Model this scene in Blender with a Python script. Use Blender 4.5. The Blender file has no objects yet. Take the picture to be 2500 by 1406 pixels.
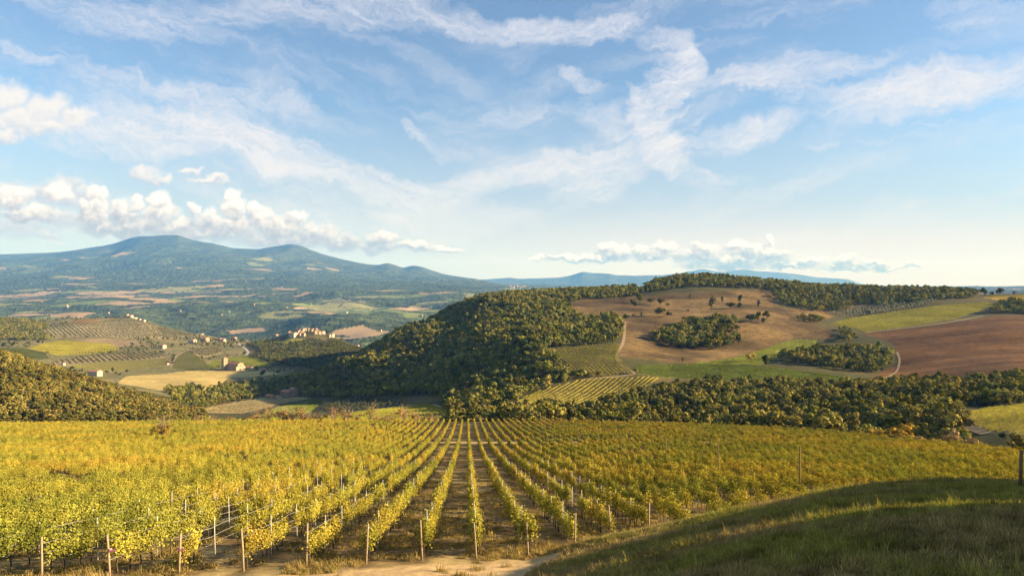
import bpy, math, random
import numpy as np
R = math.radians
rng = np.random.default_rng(7)
random.seed(7)
S = bpy.context.scene
COL = S.collection

# ------------------------------------------------------------------ camera, exposure, sun, sky
F, CX, CY = 1667.0, 1250.0, 703.0          # focal length and centre in photo pixels: a level 24 mm view
cam = bpy.data.cameras.new("camera"); cam.sensor_width = 36.0; cam.lens = 36.0 * F / 2500.0
cam.clip_start = 0.5; cam.clip_end = 200000.0
co = bpy.data.objects.new("camera", cam); COL.objects.link(co)
co.location = (0, 0, 0); co.rotation_euler = (R(90), 0, 0)
S.camera = co
vs = S.view_settings
S.display_settings.display_device = 'sRGB'
vs.view_transform = 'Standard'; vs.look = 'None'; vs.exposure = 1.62; vs.gamma = 1.0
S.cycles.max_bounces = 6; S.cycles.diffuse_bounces = 2; S.cycles.glossy_bounces = 1
S.cycles.transmission_bounces = 3; S.cycles.transparent_max_bounces = 8; S.cycles.volume_bounces = 0
S.cycles.use_denoising = True
S.cycles.sample_clamp_indirect = 4.0
S.cycles.caustics_reflective = False; S.cycles.caustics_refractive = False

SUN_AZ, SUN_EL = R(93), R(17.8)             # clockwise from the view direction; low evening sun from the right
sd = bpy.data.lights.new("sun", 'SUN'); sd.energy = 5.0; sd.angle = R(0.5); sd.color = (1.0, 0.81, 0.53)
so = bpy.data.objects.new("sun", sd); COL.objects.link(so)
so.rotation_euler = (R(90) - SUN_EL, 0, math.pi - SUN_AZ)
so.location = (60, -8, 40)

class G:
    """tiny expression language over shader nodes"""
    def __init__(s, nt): s.nt = nt
    def node(s, t, **kw):
        n = s.nt.nodes.new(t)
        for k, v in kw.items(): setattr(n, k, v)
        return n
    def put(s, sock, v):
        if isinstance(v, E): s.nt.links.new(v.o, sock)
        elif isinstance(v, bpy.types.NodeSocket): s.nt.links.new(v, sock)
        else: sock.default_value = v
    def math(s, op, a, b=None, c=None, clamp=False):
        n = s.node('ShaderNodeMath', operation=op, use_clamp=clamp)
        for i, v in enumerate((a, b, c)):
            if v is not None: s.put(n.inputs[i], v)
        return E(s, n.outputs[0])
    def vec(s, op, a, b=None, out=0):
        n = s.node('ShaderNodeVectorMath', operation=op)
        s.put(n.inputs[0], a)
        if b is not None: s.put(n.inputs[1], b)
        return E(s, n.outputs[out])
    def comb(s, x, y, z=0.0):
        n = s.node('ShaderNodeCombineXYZ')
        for i, v in enumerate((x, y, z)): s.put(n.inputs[i], v)
        return E(s, n.outputs[0])
    def sep(s, v):
        n = s.node('ShaderNodeSeparateXYZ'); s.put(n.inputs[0], v)
        return [E(s, o) for o in n.outputs]
    def ss(s, v, a, b, lo=0.0, hi=1.0, kind='SMOOTHSTEP'):
        n = s.node('ShaderNodeMapRange', interpolation_type=kind)
        s.put(n.inputs[0], v); s.put(n.inputs[1], a); s.put(n.inputs[2], b); s.put(n.inputs[3], lo); s.put(n.inputs[4], hi)
        return E(s, n.outputs[0])
    def noise(s, v, scale, detail=4, rough=0.55, dist=0.0, color=False, w=None, dims='3D'):
        n = s.node('ShaderNodeTexNoise', noise_dimensions=dims)
        s.put(n.inputs['Vector'], v); n.inputs['Scale'].default_value = scale; n.inputs['Detail'].default_value = detail
        n.inputs['Roughness'].default_value = rough; n.inputs['Distortion'].default_value = dist
        return E(s, n.outputs[1 if color else 0])
    def mixc(s, f, a, b, blend='MIX'):
        n = s.node('ShaderNodeMix', data_type='RGBA', blend_type=blend)
        s.put(n.inputs[0], f); s.put(n.inputs[6], a); s.put(n.inputs[7], b)
        return E(s, n.outputs[2])
class E:
    def __init__(s, g, o): s.g, s.o = g, o
    def __add__(s, b): return s.g.math('ADD', s, b)
    def __sub__(s, b): return s.g.math('SUBTRACT', s, b)
    def __mul__(s, b): return s.g.math('MULTIPLY', s, b)
    def __truediv__(s, b): return s.g.math('DIVIDE', s, b)
    def __radd__(s, b): return s.g.math('ADD', b, s)
    def __rsub__(s, b): return s.g.math('SUBTRACT', b, s)
    def __rmul__(s, b): return s.g.math('MULTIPLY', b, s)

STR, EXPO = 0.06, 1.62
K = 1.0 / (STR * 2 ** EXPO)
def kc(r, g_, b): return (r * K, g_ * K, b * K, 1)
def build_sky():
    w = bpy.data.worlds.new("World"); S.world = w; w.use_nodes = True
    nt = w.node_tree; nt.nodes.clear(); g = G(nt)
    out = g.node('ShaderNodeOutputWorld')
    sky = g.node('ShaderNodeTexSky', sky_type='NISHITA'); sky.sun_disc = False
    sky.sun_elevation = SUN_EL; sky.sun_rotation = SUN_AZ
    sky.air_density = 1.0; sky.dust_density = 0.5; sky.ozone_density = 1.5; sky.altitude = 300
    def bg(c):
        n = g.node('ShaderNodeBackground'); g.put(n.inputs[0], c); n.inputs[1].default_value = STR
        return n.outputs[0]
    def branch(f, a, b):      # f is 0 or 1: only one side is evaluated
        n = g.node('ShaderNodeMixShader'); g.put(n.inputs[0], f); nt.links.new(a, n.inputs[1]); nt.links.new(b, n.inputs[2])
        return n.outputs[0]
    d = E(g, g.node('ShaderNodeTexCoord').outputs['Generated'])
    x, y, z = g.sep(d)
    yy = g.math('MAXIMUM', y, 0.05)
    U = x / yy * (F / 100) + CX / 100          # tangent-plane coordinates of the direction; the clouds lie at infinity
    V = CY / 100 - z / yy * (F / 100)
    P = g.comb(U, V)
    tone = g.mixc(1.0, sky.outputs[0], (0.84, 0.92, 1.02, 1), 'MULTIPLY')
    low = g.ss(V, 2.6, 6.3, .03, .92, 'LINEAR')
    lowc = g.mixc(g.ss(U, 3.0, 20.0), kc(.58, .66, .76), kc(.86, .74, .72))
    lowc = g.mixc(g.ss(V, 4.6, 6.0), kc(.57, .60, .69), lowc)
    clear = g.mixc(low, tone, lowc)
    plain = bg(g.mixc(.25, tone, kc(.6, .7, .8)))
    # ---- cirrus, drawn as wisps along strokes: x0 y0 x1 y1 half-width curve strength (hundredths of the photo's pixels)
    wn = g.noise(P, 0.35, 3, 0.5, color=True)
    wn2 = g.noise(P, 1.3, 5, 0.6, color=True)
    def scale(v, k): 
        n = g.node('ShaderNodeVectorMath', operation='SCALE'); g.put(n.inputs[0], v); n.inputs[3].default_value = k
        return E(g, n.outputs[0])
    Pw = g.vec('ADD', P, scale(g.vec('SUBTRACT', wn, (0.5, 0.5, 0.5)), 1.1))
    Pw = g.vec('ADD', Pw, scale(g.vec('SUBTRACT', wn2, (0.5, 0.5, 0.5)), 0.8))
    wn3 = g.noise(P, 4.5, 4, 0.6, color=True)
    Pw = g.vec('ADD', Pw, scale(g.vec('SUBTRACT', wn3, (0.5, 0.5, 0.5)), 0.26))
    strokes = [
        (0.8, .55, 7, .45, .55, .2, .50), (5.8, .1, 11.8, .55, .50, .25, .55), (10.2, .62, 16.3, .80, .36, .35, .80),
        (15.7, .75, 17.3, 1.35, .35, -.6, .70), (17.15, 1.05, 16.1, 2.75, .55, -.5, .95), (15.5, 2.2, 16.0, 3.6, .30, .3, .72),
        (16.2, 2.3, 15.7, 3.6, .42, 0, .7), (15.75, 3.0, 16.6, 4.3, .40, .1, .95), (16.2, 3.75, 11.6, 4.35, .46, -.4, .85), (12.8, 4.2, 9.0, 5.35, .40, .3, .72),
        (13.2, 5.0, 16.2, 4.2, .34, .2, .60), (16.3, 3.9, 19.8, 2.9, .36, .3, .55), (17.5, 3.75, 19.7, 3.0, .30, 0, .45),
        (17.0, 2.05, 22.0, 1.3, .38, -.3, .62), (17.0, 1.98, 20.5, 2.15, .28, 0, .45), (19.8, 2.75, 25.8, 1.55, .64, -.2, 1.0),
        (18.6, 2.5, 23, 2.2, .25, 0, .45), (13.6, 1.7, 14.9, 2.3, .20, .3, .58), (11.3, 3.0, 13.6, 2.45, .28, 0, .42),
        (14.0, 2.75, 15.8, 3.25, .42, 0, .5), (9.8, 2.8, 10.5, 3.5, .16, 0, .55), (10.0, 3.3, 11.5, 4.0, .18, .3, .45),
        (.3, 3.2, 6.5, 3.2, .70, .2, .75), (4.4, 3.0, 8.6, 4.3, .58, .35, 1.0), (7.4, 4.15, 11.2, 4.75, .36, .4, .70),
        (.5, 2.3, 7.5, 3.1, .9, .2, .45), (-.3, 1.15, 1.6, 1.8, .14, .3, .55), (1.2, 1.75, 8.0, 2.75, .24, .2, .38),
        (8.6, 5.5, 13.5, 5.5, .5, 0, .50), (22.4, .5, 25.6, .25, .5, 0, .36), (16.0, 4.2, 18.0, 4.75, .28, .2, .38),
        (21.0, 3.25, 25.3, 2.9, .05, 0, .32), (19.6, 3.65, 20.4, 3.6, .10, 0, .45), (5.5, 5.0, 10, 5.0, .5, 0, .42), (20.8, 5.0, 24.5, 4.85, .14, 0, .25),
        (15.4, 2.05, 15.9, 2.95, .12, 0, .6), (16.0, 2.95, 16.95, 2.2, .12, .2, .6), (16.2, 3.05, 17.1, 2.65, .09, .2, .5), (15.3, 2.75, 16.0, 3.25, .12, 0, .5), (14.3, 2.95, 15.6, 3.35, .12, .2, .45), (16.4, 3.45, 17.4, 2.95, .10, .2, .45),
        (16.6, 4.2, 18.6, 4.6, .12, .3, .35), (13.4, 4.75, 15.8, 4.3, .10, 0, .5), (20.4, 2.2, 24.6, 1.5, .10, -.1, .5), (5.0, 3.3, 8.2, 4.15, .12, .3, .5)]
    def after(v, a):          # chains the node order (the renderer's node stack is small)
        if a is None: return v
        n = g.node('ShaderNodeVectorMath', operation='MULTIPLY_ADD')
        g.put(n.inputs[0], a); n.inputs[1].default_value = (1e-6, 1e-6, 0); g.put(n.inputs[2], v)
        return E(g, n.outputs[0])
    def fibres(ang):
        m = g.node('ShaderNodeMapping', vector_type='TEXTURE'); g.put(m.inputs[0], Pw)
        m.inputs[2].default_value = (0, 0, R(ang)); m.inputs[3].default_value = (2.0, .34, 1)
        v = E(g, m.outputs[0])
        m2 = g.node('ShaderNodeMapping'); g.put(m2.inputs[0], v); m2.inputs[3].default_value = (2.2, 1.3, 1)
        return g.noise(v, 1.3, 7, .62, .3) * .6 + g.noise(E(g, m2.outputs[0]), 3.0, 5, .66, .5) * .4, \
            g.noise(v, .42, 5, .6, .3)
    def cirrus(u0, u1, c):
        acc = None
        for (x0, y0, x1, y1, hw, k, a) in strokes:
            L = math.hypot(x1 - x0, y1 - y0) / 2 * 1.18
            mg = hw * 1.35 + abs(k) * .6 + 1.3
            if max(x0, x1) + mg < u0 or min(x0, x1) - mg > u1: continue
            m = g.node('ShaderNodeMapping', vector_type='TEXTURE'); g.put(m.inputs[0], after(Pw, acc))
            m.inputs[1].default_value = ((x0 + x1) / 2, (y0 + y1) / 2, 0)
            m.inputs[2].default_value = (0, 0, math.atan2(y1 - y0, x1 - x0)); m.inputs[3].default_value = (L, hw * 1.35, 1)
            s_, t_, _ = g.sep(E(g, m.outputs[0]))
            s2 = s_ * s_
            t_ = g.math('MULTIPLY_ADD', s2, k / hw * .6, t_)
            mk = g.ss(g.math('MULTIPLY_ADD', t_, t_, s2), 1.0, 0.0, 0.0, a)
            acc = mk if acc is None else g.math('ADD', acc, mk * (1.0 - g.math('MINIMUM', acc, 1.0)))
        if u1 <= 9: fm, vm = fibres(20)
        elif u0 >= 15: fm, vm = fibres(-13)
        else:
            a, av = fibres(20); b, bv = fibres(-13); f = g.ss(U, 9, 15)
            fm = a + (b - a) * f; vm = av + (bv - av) * f
        fn = g.ss(fm, .32, .66, 0, 1, 'LINEAR')
        cir = g.ss(acc * 1.3 - (1.0 - fn) * g.ss(acc, 0, 1.0, .30, 1.0), 0.0, .95, 0, 1, 'LINEAR')
        veil = g.ss(vm, .44, .70, 0, .40) * g.ss(fm, .35, .62, .5, 1.1)
        cir = g.math('ADD', cir, veil * (1.0 - g.math('MINIMUM', cir, 1.0)), clamp=True)
        white = g.mixc(g.ss(V, 1.0, 6.5, 0, 1, 'LINEAR'), kc(.84, .83, .90), kc(.93, .88, .86))
        return g.mixc(cir * .94, c, white)
    # ---- cumulus: unions of puffs with fractal edges, lit from the upper right, grey undersides
    soft_left = ([(20, 235, 70, 45), (110, 270, 75, 42), (190, 285, 60, 30), (40, 290, 95, 45), (120, 310, 70, 24), (10, 330, 60, 22),
                 (350, 425, 50, 22), (390, 435, 30, 16), (470, 415, 35, 12), (510, 443, 60, 12), (20, 470, 85, 40), (110, 475, 75, 34), (150, 460, 70, 36), (200, 480, 90, 32), (40, 550, 95, 40), (150, 535, 80, 26), (110, 570, 60, 18), (0, 560, 50, 35)],
                 (6.2, 0), .92, .7, 3.2, kc(1.0, .93, .88), kc(.58, .60, .70), 1.6)
    left = ([(205, 505, 22, 28), (240, 478, 30, 34), (232, 525, 52, 44), (300, 515, 48, 44), (335, 488, 26, 24), (388, 490, 34, 32), (385, 525, 58, 40), (330, 552, 120, 30), (430, 558, 85, 28),
            (470, 512, 24, 20), (510, 540, 48, 34), (568, 482, 27, 22), (573, 510, 38, 32), (560, 555, 95, 38), (622, 515, 24, 20), (640, 542, 45, 36), (680, 560, 75, 38), (722, 535, 34, 22),
            (770, 572, 75, 34), (700, 590, 160, 28), (840, 592, 62, 30), (930, 580, 45, 24), (920, 604, 80, 22), (1010, 602, 55, 17), (1085, 607, 50, 11), (105, 600, 60, 16), (20, 606, 60, 17), (140, 592, 34, 10), (290, 562, 130, 24), (520, 574, 150, 26), (700, 596, 150, 22), (70, 520, 95, 26), (30, 480, 60, 34), (140, 470, 50, 30)],
            (5.78, .058), .97, .66, 1.25, kc(1.25, 1.13, 1.03), kc(.42, .40, .44), 1.7)
    right = ([(1320, 632, 34, 8), (1365, 622, 34, 12), (1410, 630, 60, 14), (1480, 605, 32, 18), (1510, 618, 55, 22), (1470, 632, 90, 15), (1570, 612, 40, 18), (1620, 608, 42, 22), (1600, 625, 80, 20),
             (1720, 606, 44, 18), (1700, 625, 90, 22), (1790, 598, 34, 18), (1830, 610, 48, 22), (1880, 592, 9, 20), (1800, 632, 110, 20), (1890, 622, 60, 20), (1760, 648, 130, 14), (1920, 645, 90, 14), (1990, 632, 40, 10), (2060, 635, 40, 14), (2060, 655, 90, 12), (2140, 640, 40, 12),
             (2180, 655, 60, 9), (2240, 648, 34, 10), (2400, 654, 26, 5), (2430, 682, 30, 6), (2480, 700, 40, 8)],
             (6.64, 0.0), .92, .7, .85, kc(1.2, 1.1, 1.05), kc(.20, .19, .22), 2.4)
    def bank(c, spec, u0, u1):
        puffs, bot, dens, soft, shade_h, bright, grey, ns = spec
        puffs = [p for p in puffs if p[0] / 100 + p[2] / 100 * 1.6 + .4 > u0 and p[0] / 100 - p[2] / 100 * 1.6 - .4 < u1]
        if not puffs: return c
        P0 = after(P, g.sep(c)[0])
        nz = g.noise(P0, ns, 5, .58, color=True)
        PQ = g.vec('ADD', P0, scale(g.vec('SUBTRACT', nz, (.5, .5, .5)), 1.35 / ns))
        def union(v):
            acc = None
            for (cx, cy, rx, ry) in puffs:
                m = g.node('ShaderNodeMapping', vector_type='TEXTURE'); g.put(m.inputs[0], after(v, acc))
                m.inputs[1].default_value = (cx / 100, cy / 100, 0); m.inputs[3].default_value = (rx / 100, ry / 100, 1)
                r2 = g.vec('DOT_PRODUCT', E(g, m.outputs[0]), E(g, m.outputs[0]), out=1)
                acc = r2 if acc is None else g.math('SMOOTH_MIN', acc, r2, .25)
            return acc
        a0 = union(PQ)
        a1 = union(after(g.vec('ADD', PQ, (.07, -.11, 0)), a0))
        a = g.ss(1.0 - a0, 0.0, soft * 1.35) * dens * g.ss(bot[0] + bot[1] * U - V + (g.sep(nz)[0] - .5) * .35, -.16, .10)
        lit = g.math('MINIMUM', a1 - a0, 1.2)
        hgt = (bot[0] + bot[1] * U - V) / shade_h                     # 0 at the cloud's base, 1 near its top
        fine = g.noise(P0, ns * 2.6, 5, .62)
        lum = g.ss(hgt * .70 + lit * .50 + (fine - .5) * 1.1 - .02, -.05, .95, 0, 1)
        return g.mixc(a, c, g.mixc(lum, grey, bright))
    edges = [-99, 4.2, 8.4, 12.6, 16.8, 21.0, 99]
    leaves = []
    for u0, u1 in zip(edges, edges[1:]):
        c = cirrus(u0, u1, clear)
        a = bg(c)
        full = c
        for spec in (soft_left, left, right): full = bank(full, spec, u0, u1)
        leaves.append(a if full is c else branch(g.math('GREATER_THAN', V, 1.3 if u0 < 4 else 3.8), a, bg(full)))
    def tree(lo, hi):
        if hi - lo == 1: return leaves[lo]
        m = (lo + hi) // 2
        return branch(g.math('GREATER_THAN', U, edges[m]), tree(lo, m), tree(m, hi))
    inside = g.math('MULTIPLY', g.math('GREATER_THAN', y, .25), g.math('LESS_THAN', V, 7.6))
    nt.links.new(branch(inside, plain, tree(0, len(leaves))), out.inputs[0])
build_sky()

# ------------------------------------------------------------------ helpers
def tag(o, label=None, cat=None, group=None, kind=None):
    for k, v in (('label', label), ('category', cat), ('group', group), ('kind', kind)):
        if v: o[k] = v
    return o
def mesh_from(name, verts, faces=None, loops=None, sizes=None, mats=(), mat_idx=None, smooth=False, col=None):
    """fast mesh from arrays; faces: (n,k) array, or loops + sizes for mixed polygons"""
    me = bpy.data.meshes.new(name)
    verts = np.asarray(verts, np.float32)
    if faces is not None:
        faces = np.asarray(faces, np.int32); loops = faces.ravel(); sizes = np.full(len(faces), faces.shape[1], np.int32)
    loops = np.asarray(loops, np.int32); sizes = np.asarray(sizes, np.int32)
    me.vertices.add(len(verts)); me.vertices.foreach_set('co', verts.ravel())
    me.loops.add(len(loops)); me.loops.foreach_set('vertex_index', loops)
    me.polygons.add(len(sizes)); st = np.zeros(len(sizes), np.int32); st[1:] = np.cumsum(sizes)[:-1]
    me.polygons.foreach_set('loop_start', st)
    if mat_idx is not None: me.polygons.foreach_set('material_index', np.asarray(mat_idx, np.int32))
    for m in mats: me.materials.append(m)
    if col is not None:
        a = me.attributes.new('col', 'FLOAT_COLOR', 'POINT')
        c4 = np.ones((len(verts), 4), np.float32); c4[:, :3] = col; a.data.foreach_set('color', c4.ravel())
    me.update(calc_edges=True)
    me.polygons.foreach_set('use_smooth', np.full(len(sizes), smooth, bool))
    return me
def link(name, me, parent=None, loc=None, rotz=None, scale=None):
    o = bpy.data.objects.new(name, me); COL.objects.link(o)
    if parent: o.parent = parent
    if loc is not None: o.location = loc
    if rotz is not None: o.rotation_euler = (0, 0, rotz)
    if scale is not None: o.scale = scale if hasattr(scale, '__len__') else (scale,) * 3
    return o
class MB:
    """collects boxes, tubes and quads of one mesh"""
    def __init__(s): s.v, s.f, s.m = [], [], []
    def add(s, v, f, m=0):
        o = len(s.v); s.v += [tuple(p) for p in v]; s.f += [tuple(i + o for i in q) for q in f]; s.m += [m] * len(f)
    def box(s, x0, x1, y0, y1, z0, z1, m=0):
        s.add([(x0, y0, z0), (x1, y0, z0), (x1, y1, z0), (x0, y1, z0), (x0, y0, z1), (x1, y0, z1), (x1, y1, z1), (x0, y1, z1)],
              [(3, 2, 1, 0), (4, 5, 6, 7), (0, 1, 5, 4), (1, 2, 6, 5), (2, 3, 7, 6), (3, 0, 4, 7)], m)
    def tube(s, pts, radii, n=6, m=0, cap=True):
        pts = [np.array(p, float) for p in pts]; rings = []
        for i, p in enumerate(pts):
            d = pts[min(i + 1, len(pts) - 1)] - pts[max(i - 1, 0)]; d /= np.linalg.norm(d) + 1e-9
            a = np.cross(d, (0.3, 1, 0.2) if abs(d[1]) < .9 else (1, 0, 0)); a /= np.linalg.norm(a); b = np.cross(d, a)
            rings.append([p + radii[i] * (math.cos(t) * a + math.sin(t) * b) for t in np.arange(n) * 2 * math.pi / n])
        v = [q for r in rings for q in r]; f = []
        for i in range(len(pts) - 1):
            for j in range(n): f.append((i * n + j, i * n + (j + 1) % n, (i + 1) * n + (j + 1) % n, (i + 1) * n + j))
        if cap: f += [tuple(range(n))[::-1], tuple((len(pts) - 1) * n + j for j in range(n))]
        s.add(v, f, m)
    def mesh(s, name, mats, smooth=False):
        return mesh_from(name, s.v, loops=[i for q in s.f for i in q], sizes=[len(q) for q in s.f], mats=mats, mat_idx=s.m, smooth=smooth)

def hash2(ix, iy, seed):
    h = (ix.astype(np.int64) * 374761393 + iy.astype(np.int64) * 668265263 + seed * 974711) & 0x7fffffff
    h = ((h ^ (h >> 13)) * 1274126177) & 0x7fffffff
    return ((h ^ (h >> 16)) & 0xffff) / 65535.0
def vnoise(x, y, seed=0):
    x = np.asarray(x, float); y = np.asarray(y, float)
    ix = np.floor(x); iy = np.floor(y); fx = x - ix; fy = y - iy
    fx = fx * fx * fx * (fx * (fx * 6 - 15) + 10); fy = fy * fy * fy * (fy * (fy * 6 - 15) + 10)
    a = hash2(ix, iy, seed); b = hash2(ix + 1, iy, seed); c = hash2(ix, iy + 1, seed); d = hash2(ix + 1, iy + 1, seed)
    return a + (b - a) * fx + (c - a) * fy + (a - b - c + d) * fx * fy
def fbm(x, y, octv=4, seed=0, rough=.5):
    t = 0; a = 1; s = 0
    for o in range(octv):
        t = t + a * (vnoise(x, y, seed + o * 17) - .5); s += a; a *= rough; x = x * 2.03 + 11.3; y = y * 2.03 + 5.7
    return t / s * 2                                     # about -1 .. 1
def cells(x, y, seed=0):
    """Voronoi cells: (random per cell, second random, distance to border)"""
    ix = np.floor(x); iy = np.floor(y)
    d1 = np.full(x.shape, 9.); d2 = np.full(x.shape, 9.); r1 = np.zeros(x.shape); r2 = np.zeros(x.shape)
    for i in (-1, 0, 1):
        for j in (-1, 0, 1):
            cx = ix + i; cy = iy + j
            px = cx + .15 + .7 * hash2(cx, cy, seed); py = cy + .15 + .7 * hash2(cx, cy, seed + 5)
            d = np.hypot(px - x, py - y); m = d < d1
            d2 = np.where(m, d1, np.minimum(d2, d)); r1 = np.where(m, hash2(cx, cy, seed + 9), r1); r2 = np.where(m, hash2(cx, cy, seed + 13), r2)
            d1 = np.where(m, d, d1)
    return r1, r2, d2 - d1
def in_poly(px, py, poly):
    inside = np.zeros(px.shape, bool); n = len(poly)
    for i in range(n):
        x0, y0 = poly[i]; x1, y1 = poly[(i + 1) % n]
        if y0 == y1: continue
        c = ((y0 > py) != (y1 > py)) & (px < (x1 - x0) * (py - y0) / (y1 - y0) + x0)
        inside ^= c
    return inside
def sstep(a, b, x):
    t = np.clip((x - a) / (b - a), 0, 1); return t * t * (3 - 2 * t)

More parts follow.
